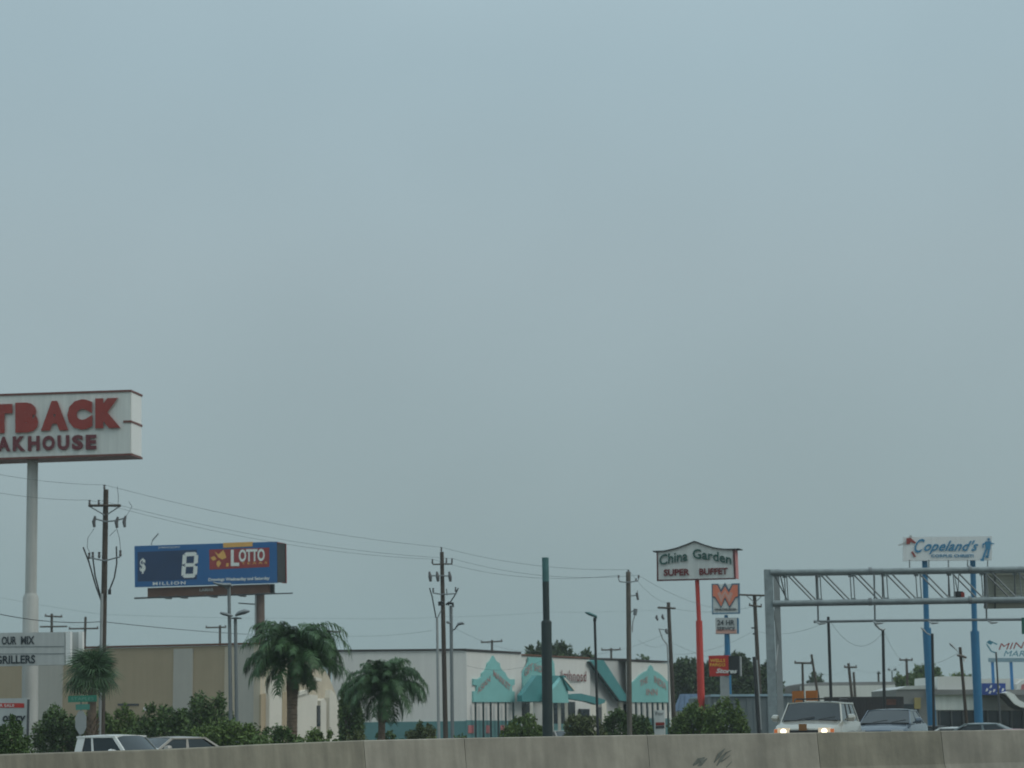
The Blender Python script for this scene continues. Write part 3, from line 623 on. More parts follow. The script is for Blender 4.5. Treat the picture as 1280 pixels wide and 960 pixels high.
# ------------------------------------------------------------------ utility poles and lamps
def wpole(name, label, cat, pt, pb, d, r, m, group=None, seg=10, rtop=.75):
    top_ = at(pt[0], pt[1], d); q = at(pb[0], pb[1], d); k = (GZ - q.z) / (top_.z - q.z); base = q + (top_ - q) * k
    T = Thing(name, label, cat, base, group=group); T.d = d; T.top = top_
    m_ = MB(); m_.tube([base, (base + top_) / 2, top_], [r, r * .9, r * rtop], seg); T.part('pole_shaft', m_, m, smooth=True)
    return T
def bars(T, name, lst, m, r, dd=0.0, seg=5):
    for pts in lst:
        m_ = MB(); m_.tube([at(x, y, T.d + dd) for x, y in pts], r, seg); T.part(name, m_, m)
def insul(T, lst, h=5, r=.06, dd=0.0, name='insulator'):
    for x, y in lst:
        m_ = MB(); a = at(x, y, T.d + dd); b = at(x, y - h, T.d + dd); m_.tube([a, a * .7 + b * .3, a * .4 + b * .6, b], [r * .4, r, r * .7, r * .9], 6); T.part(name, m_, ins)
G1 = 'wooden utility poles'
P1 = wpole('utility_pole', 'tallest wooden utility pole, right in front of the fan palm', 'utility pole', (132.5, 612), (126.5, 938), 92, .15, wood, G1)
bars(P1, 'crossarm', [((110.5, 632), (151, 632))], wood, .06, -.2)
bars(P1, 'brace', [((112, 633), (131, 644)), ((149.5, 633), (134, 643))], steel, .03, -.2)
bars(P1, 'lower_arm', [((117, 648), (132, 652), (143, 651), (155, 648)), ((112, 697), (131, 701), (150, 696))], steel, .035, -.2)
insul(P1, [(112, 631), (123.5, 631), (130.5, 612)], 6)
for x, y in ((117.5, 652), (145.8, 653), (155.5, 652)):
    m_ = MB(); m_.tube([at(x + 1.5, y - 7, 91.8), at(x - .5, y, 91.8), at(x + .5, y + 7, 91.8)], [.05, .085, .06], 7); P1.part('fuse_cutout', m_, ins)
insul(P1, [(111.5, 699), (116, 698), (124, 698), (150.5, 696)], 8, .07)
bars(P1, 'ground_wire', [((147.5, 632), (148, 620), (146.5, 608)), ((155.5, 645), (158, 645), (165, 633), (161, 627)), ((146, 661), (149.5, 674), (151, 690)), ((117.5, 661), (110, 672), (109, 684), (113, 692)), ((145, 662), (137, 670))], wire_m, .012)
bars(P1, 'riser_cable', [((104, 684), (111, 702), (120, 733), (127, 752)), ((116, 697), (119, 720), (127, 750)), ((145.5, 683), (146, 704), (143, 722), (136, 740))], darkm, .035, -.15)
m_ = MB(); a = at(127.4, 742, 91.8); b = at(124.4, 938, 91.8); m_.tube([Vector((b.x, b.y, GZ)), a], .065, 8); P1.part('conduit', m_, steel_l, smooth=True)
m_ = MB(); q = at(124.2, 932, 91.7); m_.tube([q + Vector((0, 0, -.2)), q + Vector((0, 0, .2))], .085, 8); P1.part('yellow_marker', m_, yellow_p)
m_ = MB(); m_.box(at(137, 740, 91.8), (.12, .12, .22)); P1.part('meter_box', m_, darkm)

P2 = wpole('utility_pole', 'wooden utility pole with three tiers of arms, left of the turquoise dome', 'utility pole', (552.3, 690), (557, 920), 110, .14, wood, G1)
bars(P2, 'crossarm', [((541, 705.5), (565.5, 705)), ], wood, .04, -.2)
bars(P2, 'lower_arm', [((537, 719.5), (563, 720)), ((541, 741), (552, 743), (571, 742))], steel, .035, -.2)
insul(P2, [(540.5, 705), (558, 704), (565, 704), (551.7, 690), (541.5, 741), (569.5, 740)], 6)
for x in (537.5, 546.8, 562.3):
    m_ = MB(); m_.tube([at(x - .8, 714.5, 109.8), at(x + .2, 721, 109.8), at(x + .8, 727, 109.8)], [.05, .10, .07], 7); P2.part('fuse_cutout', m_, ins)
bars(P2, 'riser_cable', [((537, 735), (540, 745), (545, 772)), ((573, 735), (568, 745), (560, 757))], darkm, .035, -.15)
bars(P2, 'brace', [((558, 736), (559, 744)), ((551, 764), (546, 774))], steel, .03, -.2)
m_ = MB(); m_.tube([at(551, 752, 109.9), at(551, 757, 109.9)], .14, 8); P2.part('splice_case', m_, darkm)
P2b = wpole('steel_riser_pole', 'thin pale grey pole just left of the three-tier utility pole', 'pole', (546.3, 772), (548.5, 920), 108, .085, steel_l)
P3 = wpole('utility_pole', 'thick grey utility pole in front of the slanting teal roof', 'utility pole', (785.3, 715), (787, 916), 100, .135, woodg, G1, rtop=.85)
bars(P3, 'crossarm', [((773, 722), (774.5, 727), (785, 728), (797.5, 726), (798.5, 722))], steel, .03, -.2)
insul(P3, [(773.3, 723), (798.3, 723), (785.4, 716), (795, 727)], 4)
bars(P3, 'lower_arm', [((787, 745), (796, 744)), ((787, 766), (794, 762))], steel, .025)
m_ = MB(); m_.tube([at(796, 741, 99.8), at(797.5, 750, 99.8)], .06, 7); P3.part('fuse_cutout', m_, ins)
m_ = MB(); m_.tube([at(794.6, 761, 99.8), at(793.6, 769, 99.8)], .09, 8); P3.part('arrester', m_, steel)
bars(P3, 'ground_wire', [((797, 738), (795.5, 745)), ((793.5, 769), (791, 778), (790.5, 788)), ((790, 783), (790.5, 790))], steel_l, .025)
P4 = wpole('utility_pole', 'dark wooden utility pole at the right corner of the smooth-domed bay', 'utility pole', (835.5, 753), (842.5, 905), 140, .16, wood, G1)
bars(P4, 'crossarm', [((822, 759.5), (844.5, 760.5))], wood, .07, -.2)
for x, y in ((821, 772), (828.5, 771), (833, 789)):
    m_ = MB(); m_.tube([at(x, y - 3, 139.8), at(x - .6, y, 139.8), at(x + 1.5, y + 3.5, 139.8)], [.06, .1, .07], 6); P4.part('fuse_cutout', m_, ins)
bars(P4, 'riser_cable', [((824, 786), (828, 798), (834, 806)), ((834, 806), (835.5, 835), (836.5, 890))], steel_l, .05, -.2)
bars(P4, 'brace', [((823, 786), (836, 788)), ((838, 783), (839, 790))], steel, .03)
P5 = wpole('utility_pole', 'wooden utility pole with a wide top arm just left of the gantry', 'utility pole', (943, 744), (951.5, 912), 130, .15, wood, G1)
bars(P5, 'crossarm', [((924, 743.5), (957, 744.5)), ((936, 756.5), (952, 758.5))], wood, .06, -.2)
bars(P5, 'brace', [((933, 744.5), (942, 752)), ((952, 745), (945, 752))], steel, .03, -.2)
insul(P5, [(937, 757), (951.5, 758)], 3)
bars(P5, 'ground_wire', [((939, 785), (943, 785)), ((941, 792), (944, 793))], darkm, .05)
P6 = wpole('short_dark_pole', 'short dark bare pole left of the gantry foot', 'pole', (942.3, 821), (948.5, 912), 108, .105, darkm)
m_ = MB(); a = at(946, 825, 108); b = at(951.5, 912, 108); m_.tube([b, a], .045, 5); P6.part('conduit', m_, steel_l)
# lamp posts
def head(T, pts, r, m=None, name='lamp_head'):
    m_ = MB(); q = [at(x, y, T.d - .2) for x, y in pts]; n = len(q); m_.tube(q, r, 8, .55); T.part(name, m_, m or steel, smooth=True)
G2 = 'parking lot lamp posts'
A = wpole('lamp_post', 'taller of the two grey lamp posts in front of the tan building corner', 'lamp post', (286.2, 732), (288.5, 905), 84, .085, steel, G2, rtop=.8)
head(A, ((266.5, 728), (272, 730), (281, 731.5), (288, 731), (291, 733)), [.05, .10, .16, .13, .04], steel)
A.part('arm', MB().tube([at(281, 734, 84), at(286.3, 737, 84)], .04, 6), steel)
A = wpole('lamp_post', 'shorter lamp post with a pair of heads beside the taller one', 'lamp post', (294.2, 772), (296, 905), 84, .08, steel, G2, rtop=.85)
head(A, ((275.5, 766), (279, 767), (285, 768.5), (291, 770)), [.08, .12, .12, .06]); head(A, ((294, 769.5), (299, 766.5), (306, 764.5), (312, 764)), [.07, .17, .19, .06])
head(A, ((288, 773), (294, 772.5), (302, 773)), [.04, .08, .05])
A = wpole('lamp_post', 'grey lamp post immediately right of the three-tier utility pole', 'lamp post', (563.7, 757), (565.5, 918), 104, .10, steel, G2, rtop=.85)
head(A, ((548.5, 753), (552, 752), (556, 754)), [.04, .10, .04], darkm); head(A, ((557, 756), (561, 753.5), (566, 754.5), (567, 759)), [.07, .13, .13, .04], darkm)
head(A, ((570, 784), (573, 780), (578, 779), (580.5, 780)), [.06, .13, .14, .05], steel); head(A, ((558, 777), (560, 778), (563, 779)), [.08, .12, .08], steel)
A.part('arm', MB().tube([at(565, 788, 104), at(568.5, 786.5, 104), at(571, 783, 104)], .04, 6), steel)
A = wpole('lamp_post', 'slim black lamp post between the shop lettering and slanting roof', 'lamp post', (743.3, 772), (747, 905), 96, .068, darkm, G2, rtop=.9)
head(A, ((731.5, 765.5), (736, 767), (741, 769), (745, 770.5), (746, 773)), [.05, .13, .13, .11, .05], pylon_t)
A.part('arm', MB().tube([at(741.5, 775, 96), at(745.5, 775, 96)], .07, 6), darkm)
A = wpole('lamp_post', 'dark lamp post under the left end of the gantry light rail', 'lamp post', (1035.3, 771), (1040, 905), 100, .085, darkm, G2, rtop=.8)
A = wpole('lamp_post', 'dark lamp post with a curled head behind the charcoal fence', 'lamp post', (1103.6, 786), (1106, 905), 100, .085, darkm, G2, rtop=.8)
head(A, ((1093, 777), (1095, 781), (1099, 785.5), (1103, 787.5), (1107, 786)), [.10, .13, .09, .12, .04], steel_l)
A = wpole('lamp_post', 'dark lamp post tight against the left blue post', 'lamp post', (1165.3, 792), (1167.5, 912), 96, .07, darkm, G2, rtop=.9)
head(A, ((1151, 784.5), (1154, 787), (1158, 791), (1163, 794)), [.04, .09, .05, .05], steel_l)
A = wpole('lamp_post', 'leaning wooden lamp pole with a box between the two blue posts', 'lamp post', (1200, 809), (1209, 912), 100, .085, wood, G2, rtop=.85)
head(A, ((1187, 804), (1189, 806), (1194, 811), (1198, 815)), [.05, .11, .04, .03], steel_l); head(A, ((1196.5, 819), (1202, 820), (1208, 822)), [.08, .14, .08], mat('brown_box', (.13, .11, .09)))
head(A, ((1205, 823), (1205.5, 827)), [.08, .06], signend)
A = wpole('lamp_post', 'grey lamp post in front of the mini mart letters', 'lamp post', (1245, 815), (1250.5, 905), 110, .06, darkgrey, G2)
# distant poles
G3 = 'distant utility poles'
for (pt, pb, d, arm, lab) in (((64.8, 767), (64.5, 800), 210, ((56, 770, 78, 771), (50, 783.5, 84, 783)), 'distant utility pole with two arms above the reader board'),
        ((107, 771), (105.5, 815), 210, ((86, 786, 123, 785.5),), 'distant utility pole just left of the tallest utility pole'),
        ((275, 781.5), (275, 815), 220, ((257, 784.5, 283, 784),), 'distant utility pole above the tan roof left of the lamp posts'),
        ((411.8, 788), (411.5, 830), 200, ((405, 789, 426, 790),), 'distant utility pole behind the feather palm crown'),
        ((615, 800), (615, 830), 220, ((601, 803, 628, 801.5),), 'distant utility pole above the first turquoise dome'),
        ((764, 810), (764, 840), 230, ((751.5, 812.5, 776, 812),), 'distant utility pole above the set-back wall'),
        ((1003, 828), (1004, 875), 170, ((993, 828.5, 1015, 829),), 'distant crossarm pole left above the white SUV'),
        ((1133, 823), (1134, 850), 210, ((1124, 825, 1141, 825),), 'distant utility pole above the green trees near the left blue post'),
        ((1060.5, 829), (1065, 872), 190, ((1055, 834, 1071, 834),), 'distant leaning pole right of the gantry-end lamp post')):
    q = wpole('utility_pole', lab, 'utility pole', pt, pb, d, .17 if d > 180 else .13, wood, G3, seg=6)
    bars(q, 'crossarm', [((a, b), (c, e)) for a, b, c, e in arm], wood, .08, -.2, 4)
    insul(q, [(arm[0][0] + 1, arm[0][1]), (arm[0][2] - 1, arm[0][3])], 2.5, .09)
wpole('leaning_pole', 'bare leaning pole behind the white SUV roof', 'pole', (1014.3, 818), (1023, 873), 165, .12, wood)
wpole('short_pole', 'short bare pole beside the distant leaning crossarm pole', 'pole', (1067, 840), (1069, 872), 188, .14, wood)
q = wpole('floodlight_pole', 'far small pole with twin floodlights left of the green trees', 'lamp post', (1115, 838), (1115.5, 860), 230, .10, steel)
head(q, ((1110, 836), (1113, 838)), [.25, .15]); head(q, ((1117, 838), (1120, 836)), [.15, .25])
q = wpole('floodlight_pole', 'far small pole with a single cluster head behind the second dark lamp post', 'lamp post', (1098, 842), (1098.5, 860), 230, .14, wood)
head(q, ((1096, 842), (1098, 840), (1101, 842)), [.1, .3, .1])

# wires
def wire(pts, sag, lab, r=.0065):
    m_ = MB(); q = [at(*p) for p in pts]
    for a, b in zip(q, q[1:]):
        n = 14; m_.tube([a.lerp(b, i / n) - Vector((0, 0, sag * 4 * (i / n) * (1 - i / n))) for i in range(n + 1)], r, 4)
    solo('power_line', m_, wire_m, lab, 'wire', q[0], 'overhead wires')
wire([(-120, 566, 66), (130.5, 606, 92)], .25, 'top overhead wire crossing the tall white sign pole to the left pole')
wire([(130.5, 606, 92), (551.7, 684, 110), (785.4, 712, 100), (835.5, 754, 140)], .35, 'topmost overhead wire linking the left, middle and right utility poles')
wire([(-120, 590, 66), (112, 625, 92)], .25, 'left overhead wire reaching the crossarm of the tallest pole')
wire([(112, 625, 92), (540.5, 699, 110), (773.3, 719, 100)], .5, 'crossarm wire between the tallest pole and the three-tier pole')
wire([(123.5, 625, 92), (565, 698, 110), (798.3, 719, 100), (922, 762, 130)], .45, 'second crossarm wire running on towards the red-poled sign')
wire([(-60, 752, 80), (128, 777, 92), (411, 793, 200)], .3, 'low overhead wire dipping behind the tan building palms', .016)
wire([(-60, 735, 150), (128, 768, 160), (420, 773, 180), (553, 771, 190), (682, 765, 200), (836, 762, 210)], .1, 'faint level wire running behind the palms and dark pylon')
wire([(430, 795, 150), (540, 788, 140)], .15, 'short wire rising from the feather palm to the three-tier pole')
wire([(570, 786, 105), (677, 814, 140)], .4, 'wire falling from the middle lamp post to the dark pylon')
wire([(583, 832, 120), (690, 820, 126), (836, 790, 140)], .5, 'low wire crossing the front of the domed shopping building')
wire([(798, 800, 110), (836, 801, 140), (943, 828, 130)], .4, 'low wire behind the red sign pole')
wire([(838, 760, 140), (943, 758, 130)], .3, 'wire between the two poles either side of the red-poled sign')
wire([(842, 818, 140), (943, 788, 130), (1036, 776, 100)], .4, 'wire rising to the lamp post under the gantry')
wire([(1038, 777, 100), (1104, 790, 100)], .9, 'slack wire between two dark lamp posts right of the gantry foot')
wire([(1106, 792, 100), (1134, 824, 210), (1200, 815, 100)], .6, 'wire falling away beyond the second dark lamp post')
wire([(1004, 829, 170), (1061, 834, 190), (1134, 825, 210)], .8, 'distant wire linking the three far crossarm poles')
wire([(64.8, 770, 210), (107, 785, 210)], .1, 'distant wire above the reader board')

# ------------------------------------------------------------------ bare dark pylon
d = 95
base = gp(684.2, d, GZ)
T = Thing('bare_sign_pylon', 'bare dark green pylon without a sign, in front of the white shops', 'pole', base)
s0 = at(683, 777, d); s1 = at(682.1, 727, d); s2 = at(681.6, 697, d)
T.part('lower_section', MB().tube([base, s0], .235, 16), pylon_m, smooth=True)
T.part('upper_section', MB().tube([s0 - Vector((0, 0, .2)), s1], .155, 14), pylon_m, smooth=True)
T.part('faded_top', MB().tube([s1, s2], .157, 14), pylon_t, smooth=True)
T.part('collar', MB().tube([s0 - Vector((0, 0, .06)), s0 + Vector((0, 0, .05))], [.25, .19], 16), pylon_m)

# ------------------------------------------------------------------ chinese restaurant sign
fg = Face(820, 120.4, 920, 119)
T = Thing('restaurant_sign', 'white pagoda-topped buffet sign on a tall bright red pole', 'sign', gp(877, 120.5, GZ))
up = [(816, 688.5), (830, 688.0), (845, 684.6), (856, 680.6), (868, 675.8), (880, 680.4), (893, 684.2), (905, 685.8), (924.5, 685.4)]
body = [(821, 725.2), (821, 689.6)] + [(x, y + 1.4) for x, y in up[1:-1]] + [(917, 687), (918.6, 722.8)]
T.part('sign_box', MB().poly(fg, body, 0, .75), signwhite)
m_ = MB()
for a, b in zip(up, up[1:]): m_.poly(fg, [a, b, (b[0], b[1] + 1.3), (a[0], a[1] + 1.3)], .12, .9)
T.part('roof_cap', m_, darkm)
m_ = MB(); m_.poly(fg, [(820.6, 690), (822.0, 690), (822.6, 725.6), (821.0, 725.6)], .06, .2); m_.poly(fg, [(821, 724.6), (919, 722.3), (919, 723.8), (821, 726.3)], .06, .2); m_.poly(fg, [(915.8, 687), (917.4, 687), (919, 723), (917.6, 723)], .06, .1)
T.part('frame', m_, mat('dark_red_trim', (.10, .03, .03)))
e0 = fg.pt(917.6, 687, 0); e1 = fg.pt(919, 723, 0)
T.part('end_panel', MB().prism([e0 + fg.t * .03, e1 + fg.t * .03, e1 + fg.t * .03 - fg.n * .74, e0 + fg.t * .03 - fg.n * .74], fg.t * .03), pinkend)
T.part('end_flange', MB().poly(fg, [(917.8, 687.6), (920.8, 687.5), (921.4, 722.8), (919, 723)], -.3, .06), pinkend)
m_ = MB()
text_on(m_, fg, 'China', 824.2, 694, 859.5, 707, .09, .07, .012, arc=lambda u: -8.5 * u + 2.5 * u * u)
text_on(m_, fg, 'Garden', 866, 686, 914, 698.2, .09, .07, .012, arc=lambda u: 2.0 * u + 5.5 * u * u); T.part('green_lettering', m_, cgreen)
m_ = MB(); text_on(m_, fg, 'SUPER', 829.5, 711.6, 862, 720, .07, .05, .035, tilt=.9); text_on(m_, fg, 'BUFFET', 874, 710.6, 909.5, 718.8, .07, .05, .035, tilt=1); T.part('red_lettering', m_, cred)
q0 = gp(877.2, 119.8, GZ); q1 = at(873.8, 776, 119.8); q2 = at(871.3, 724, 119.8)
T.part('lower_pole', MB().tube([q0, q1], [.225, .19], 14), polered, smooth=True)
T.part('upper_pole', MB().tube([q1 - Vector((0, 0, .1)), q2], .125, 12), polered, smooth=True)

# ------------------------------------------------------------------ burger sign
fw = Face(888, 150, 925, 149.6)
T = Thing('burger_sign', 'square white sign with an orange W on a blue pole above a small panel', 'sign', gp(910, 150.5, GZ))
T.part('sign_box', MB().poly(fw, [(890, 730.5), (923, 729.6), (923.4, 766.4), (890.6, 767)], 0, .7), signwhite)
m_ = MB()
for a in ([(889.4, 730), (890.8, 730), (891.4, 767), (890, 767)], [(890, 766), (924.6, 765.3), (924.6, 767), (890, 767.8)], [(922, 729), (924.4, 729), (925, 766.5), (922.8, 766.5)], [(889.4, 729.8), (898, 729.6), (898, 730.8), (889.4, 731)], [(914, 729.3), (924, 729), (924, 730.3), (914, 730.6)]):
    m_.poly(fw, a, .03, .3)
T.part('frame', m_, mat('slate_blue_frame', (.12, .22, .30), .5))
def wp(lst): return [(800 + x / 6.856, 660 + y / 6.856) for x, y in lst]
wout = wp([(616, 480), (668, 478), (694, 528), (728, 466), (762, 528), (790, 478), (846, 478), (846, 592), (822, 600), (768, 688), (728, 610), (694, 688), (640, 600), (616, 592)])
win = wp([(624, 488), (662, 488), (694, 556), (728, 500), (762, 556), (795, 487), (838, 487), (838, 584), (818, 590), (766, 670), (728, 590), (696, 672), (644, 590), (624, 584)])
T.part('mark_outline', MB().poly(fw, wout, .06, .03), mat('slate_outline', (.08, .13, .17)))
T.part('orange_mark', MB().poly(fw, win, .09, .03), orangeW)
m_ = MB(); m_.poly(fw, wp([(700, 575), (728, 530), (756, 575), (776, 545), (795, 560), (766, 640), (728, 565), (696, 640), (662, 560), (682, 545)]), .105, .01); T.part('mark_centre', m_, palepink)  # pale salmon centre of the W
m_ = MB(); text_on(m_, fw, 'WHATABURGER', 893, 760.4, 920.5, 763.6, .04, .02, .03, tilt=.2); T.part('lettering', m_, darkgrey)
T.part('lower_box', MB().poly(fw, [(894, 772.3), (921, 772), (921.4, 792), (894.6, 792.4)], 0, .6), signgrey)
T.part('lower_box_end', MB().poly(fw, [(921.1, 772.2), (922.8, 772.5), (923, 791.8), (921.5, 792)], -.1, .6), skyblue)
T.part('salmon_band', MB().rect(fw, 895, 786.8, 920.5, 791.8, .015, .01), palepink)
m_ = MB(); text_on(m_, fw, '24 HR', 896.5, 775, 918.3, 781.6, .03, .02, .02); text_on(m_, fw, 'SERVICE', 896.5, 783.6, 918.6, 788.6, .03, .01, .02); T.part('lower_lettering', m_, black)
q = at(907.6, 767, 150); T.part('pole', MB().tube([gp(911.5, 150, GZ), at(909, 800, 150), q - Vector((0, 0, .1))], [.25, .20, .13], 12), skyblue, smooth=True)

# bank sign
fk = Face(884, 112, 926, 111.4)
T = Thing('bank_sign', 'red and black bank sign on a square grey post below the orange W sign', 'sign', gp(906, 112, GZ))
T.part('red_box', MB().poly(fk, [(885.5, 819.6), (910.2, 819), (910.6, 844.5), (887, 845.6)], 0, .35), bankred)
T.part('black_box', MB().poly(fk, [(910.4, 819.8), (924, 820), (924, 843), (910.8, 843.2)], -.03, .35), bankblk)
T.part('edge_strip', MB().poly(fk, [(924.1, 820.5), (925.4, 820.8), (925.8, 845), (924.6, 845)], -.1, .3), steel_l)
m_ = MB(); text_on(m_, fk, 'WELLS', 887.5, 823.6, 906.5, 827.6, .02, .012, .02); text_on(m_, fk, 'FARGO', 887.5, 829, 906.5, 833, .02, .012, .02); T.part('yellow_lettering', m_, bankyel)
m_ = MB(); text_on(m_, fk, 'Stores', 895, 835.6, 921.5, 841.4, .03, .03, .03, shear=.3, tilt=-.3); T.part('white_lettering', m_, printw)
q = fk.pt(905.5, 845, -.17); T.part('post', MB().box((q.x, q.y, (q.z + GZ) / 2), (.46, .3, q.z - GZ)), steel_l)

# ------------------------------------------------------------------ sporting store sign on two blue posts
fc = Face(1125, 150.5, 1242, 150)
T = Thing('store_sign', 'white billboard lettered in blue script on two tall blue posts', 'sign', gp(1190, 151, GZ))
T.part('panel', MB().poly(fc, [(1129, 671.4), (1240, 670.4), (1240, 700), (1129, 701)], 0, .3), mat('chalky_sign_panel', (.76, .77, .74), .6, .04, .8, streak=.08))
m_ = MB(); text_on(m_, fc, 'C', 1143, 673.5, 1156, 691, .06, .03, .015, shear=.5); text_on(m_, fc, "opeland's", 1155, 675.4, 1223, 692.6, .06, .03, .02, shear=.5, space=1.05); text_on(m_, fc, 'CORPUS CHRISTI', 1164, 692.8, 1217, 696.6, .05, .02, .02)
T.part('lettering', m_, copetxt)
rf = MB(); rf.poly(fc, [(1133, 673), (1138, 672), (1145, 678), (1143.5, 679.5), (1138, 677), (1137.5, 680), (1133, 680)], .07, .04); rf.poly(fc, [(1139, 690), (1141, 689), (1145, 695.5), (1143, 696.5)], .07, .04); T.part('red_figure', rf, redL)
bf = MB()
for poly_ in ([(1234, 673), (1237, 672.4), (1238, 675), (1235, 676)], [(1231.5, 677), (1238.5, 676), (1238, 686), (1232, 687)], [(1238, 678), (1243, 679.2), (1243, 680.4), (1238, 680)], [(1228, 680), (1232, 677.5), (1232, 679.5), (1229.2, 681.5), (1229.5, 685), (1228, 684)],
              [(1231.6, 686.5), (1234, 686.5), (1229.5, 699), (1227.2, 699)], [(1235, 686), (1237.6, 686), (1235.6, 697), (1233.6, 697)], [(1225.5, 698.6), (1230, 698.6), (1230, 701.5), (1225.5, 701)], [(1232, 694), (1236, 695), (1235.5, 697.6), (1232, 697)]): bf.poly(fc, poly_, .07, .04)
T.part('blue_figure', bf, copetxt)
wf = MB()
for poly_ in ([(1122.5, 681), (1128, 679), (1133, 675.5), (1133.5, 677), (1129, 681), (1123, 682.4)], [(1136, 671), (1137, 669), (1139.5, 669), (1140, 671.5)]): wf.poly(fc, poly_, .07, .04)
T.part('figure_arm', wf, signgrey)
for x0, x1, x2, ya in ((1155.8, 1158.3, 1165.5, 785), (1215.8, 1219.5, 1223.5, 789)):
    q1 = at(x0 + 2.6, ya, 150.8); q2 = at(x0, 699, 150.8); q0 = gp(x2 - .5, 150.8, GZ)
    T.part('upper_post', MB().tube([q1 - Vector((0, 0, .1)), q2], .20, 12), skyblue, smooth=True)
    T.part('lower_post', MB().tube([q0, q1], .31, 14), skyblue, smooth=True)
m_ = MB()
for x in (1137, 1161, 1185.5, 1209.5, 1234.5): m_.tube([fc.pt(x, 700, .1), fc.pt(x, 716, .1)], .045, 4)
T.part('hanger', m_, steel)
for x in (1136, 1158, 1184, 1232):
    T.part('floodlight', MB().tube([fc.pt(x - 4, 715.5, .8), fc.pt(x + 3, 717, .8), fc.pt(x + 8, 717, .8)], [.06, .12, .06], 6, .5), steel_l)

# ------------------------------------------------------------------ gantry
GD = 88.0
fG = Face(950, GD, 1290, GD - .6)
T = Thing('sign_gantry', 'grey steel truss gantry reaching across the road from its left leg', 'gantry', gp(968, GD, GZ))
for (x0, x1, b0, b1, off, th, lab) in ((955.2, 965.8, 962.8, 973.4, 0.0, .3, 'front_leg'), (966.8, 974, 974.2, 981.5, -1.25, .3, 'rear_leg')):
    a = fG.pt(x0, 711.8, off); b = fG.pt(x1, 711.6, off)
    # plumb leg, tapering none
    T.part(lab, MB().prism([a, b, Vector((b.x, b.y, GZ)), Vector((a.x, a.y, GZ))], -fG.n * th), gantry_m if off == 0 else steel_l)
a = fG.pt(966, 745, -.1); bq = fG.pt(968.5, 770, -.9)
T.part('leg_lacing', MB().tube([fG.pt(966.3, 760, -.3), fG.pt(973, 800, -1.25)], .03, 4).tube([fG.pt(972.5, 806, -1.2), fG.pt(967.5, 850, -.3)], .03, 4), steel_l)
XS = [967 + 41.6 * i for i in range(12)]
ty = lambda x: 715.4 - (x - 967) * .0135; by = lambda x: 754.0 - (x - 967) * .016
for off, yo in ((0, 0), (-1.25, 2.0)):
    T.part('top_chord', MB().tube([fG.pt(963, ty(963)) + fG.n * off, fG.pt(XS[-1], ty(XS[-1])) + fG.n * off], .115 if off == 0 else .09, 10), gantry_m, smooth=True)
    T.part('bottom_chord', MB().tube([fG.pt(966, by(966)) + fG.n * off, fG.pt(XS[-1], by(XS[-1])) + fG.n * off], .115 if off == 0 else .09, 10), gantry_m, smooth=True)
    zt = fG.pt(1000, ty(1000), 0).z; zb = fG.pt(1000, by(1000), 0).z
    for i, x in enumerate(XS):
        if i == 0: continue
        xx = x - 25.5
        a = fG.pt(xx, ty(xx), 0) - fG.n * (-off); b = fG.pt(xx, by(xx), 0) - fG.n * (-off)
        b.x = a.x + .03; b.y = a.y
        T.part('vertical', MB().tube([a, b], .026, 5), steel)
        if i < len(XS) - 1:
            c = fG.pt(xx + 3, ty(xx + 3), 0) - fG.n * (-off); d_ = fG.pt(xx + 40, by(xx + 40), 0) - fG.n * (-off); T.part('diagonal', MB().tube([c, d_], .035, 5), steel)
for i, x in enumerate(XS[1:-1]):
    xx = x - 25.5; a = fG.pt(xx, ty(xx), 0); T.part('cross_tie', MB().tube([a, a - fG.n * 1.25], .03, 4), steel)
    if i % 2 == 0:
        a = fG.pt(xx + 37, ty(xx + 37), 0) - fG.n * .2; b = fG.pt(xx + 41, by(xx + 41), 0) - fG.n * 1.0
        T.part('sway_brace', MB().tube([a, b], .03, 4), steel)
T.part('diagonal', MB().tube([fG.pt(967, 717, -.2), fG.pt(984, 750, -.9)], .03, 4), steel)
T.part('diagonal', MB().tube([fG.pt(975, 717, -.2), fG.pt(982.5, 750, -.9)], .03, 4), steel)
for i in (3, 6):
    for yy in (ty, by):
        x = XS[i] - 4; c = fG.pt(x, yy(x)); T.part('flange', MB().tube([c - fG.t * .06, c + fG.t * .06], .165, 12), steel)
for off in (0, -1.25):
    for x in XS[1:-1]:
        for yy, sg in ((ty, 1), (by, -1)):
            c = fG.pt(x - 25, yy(x - 25)) + fG.n * off; T.part('gusset_plate', MB().box((c.x, c.y, c.z - sg * .12), (.20, .02, .09)), gantry_m)
# sign backs
sp = T.part('sign_panel', MB().poly(fG, [(1229, 709.6), (1440, 706.5), (1440, 757.5), (1231, 761)], -1.55, .06), signback)
for i in range(11):
    y = 714 + i * 4.4
    obj('panel_rib', MB().poly(fG, [(1229.5, y), (1440, y - 3), (1440, y - 2.2), (1229.5, y + .8)], -1.49, .05).mesh('panel_rib', T.base), signback, sp)
for x in (1230, 1243):
    obj('panel_stiffener', MB().poly(fG, [(x, 709.5), (x + 1.6, 709.5), (x + 1.8, 760.6), (x + .2, 760.6)], -1.42, .06).mesh('panel_stiffener', T.base), darkgrey, sp)
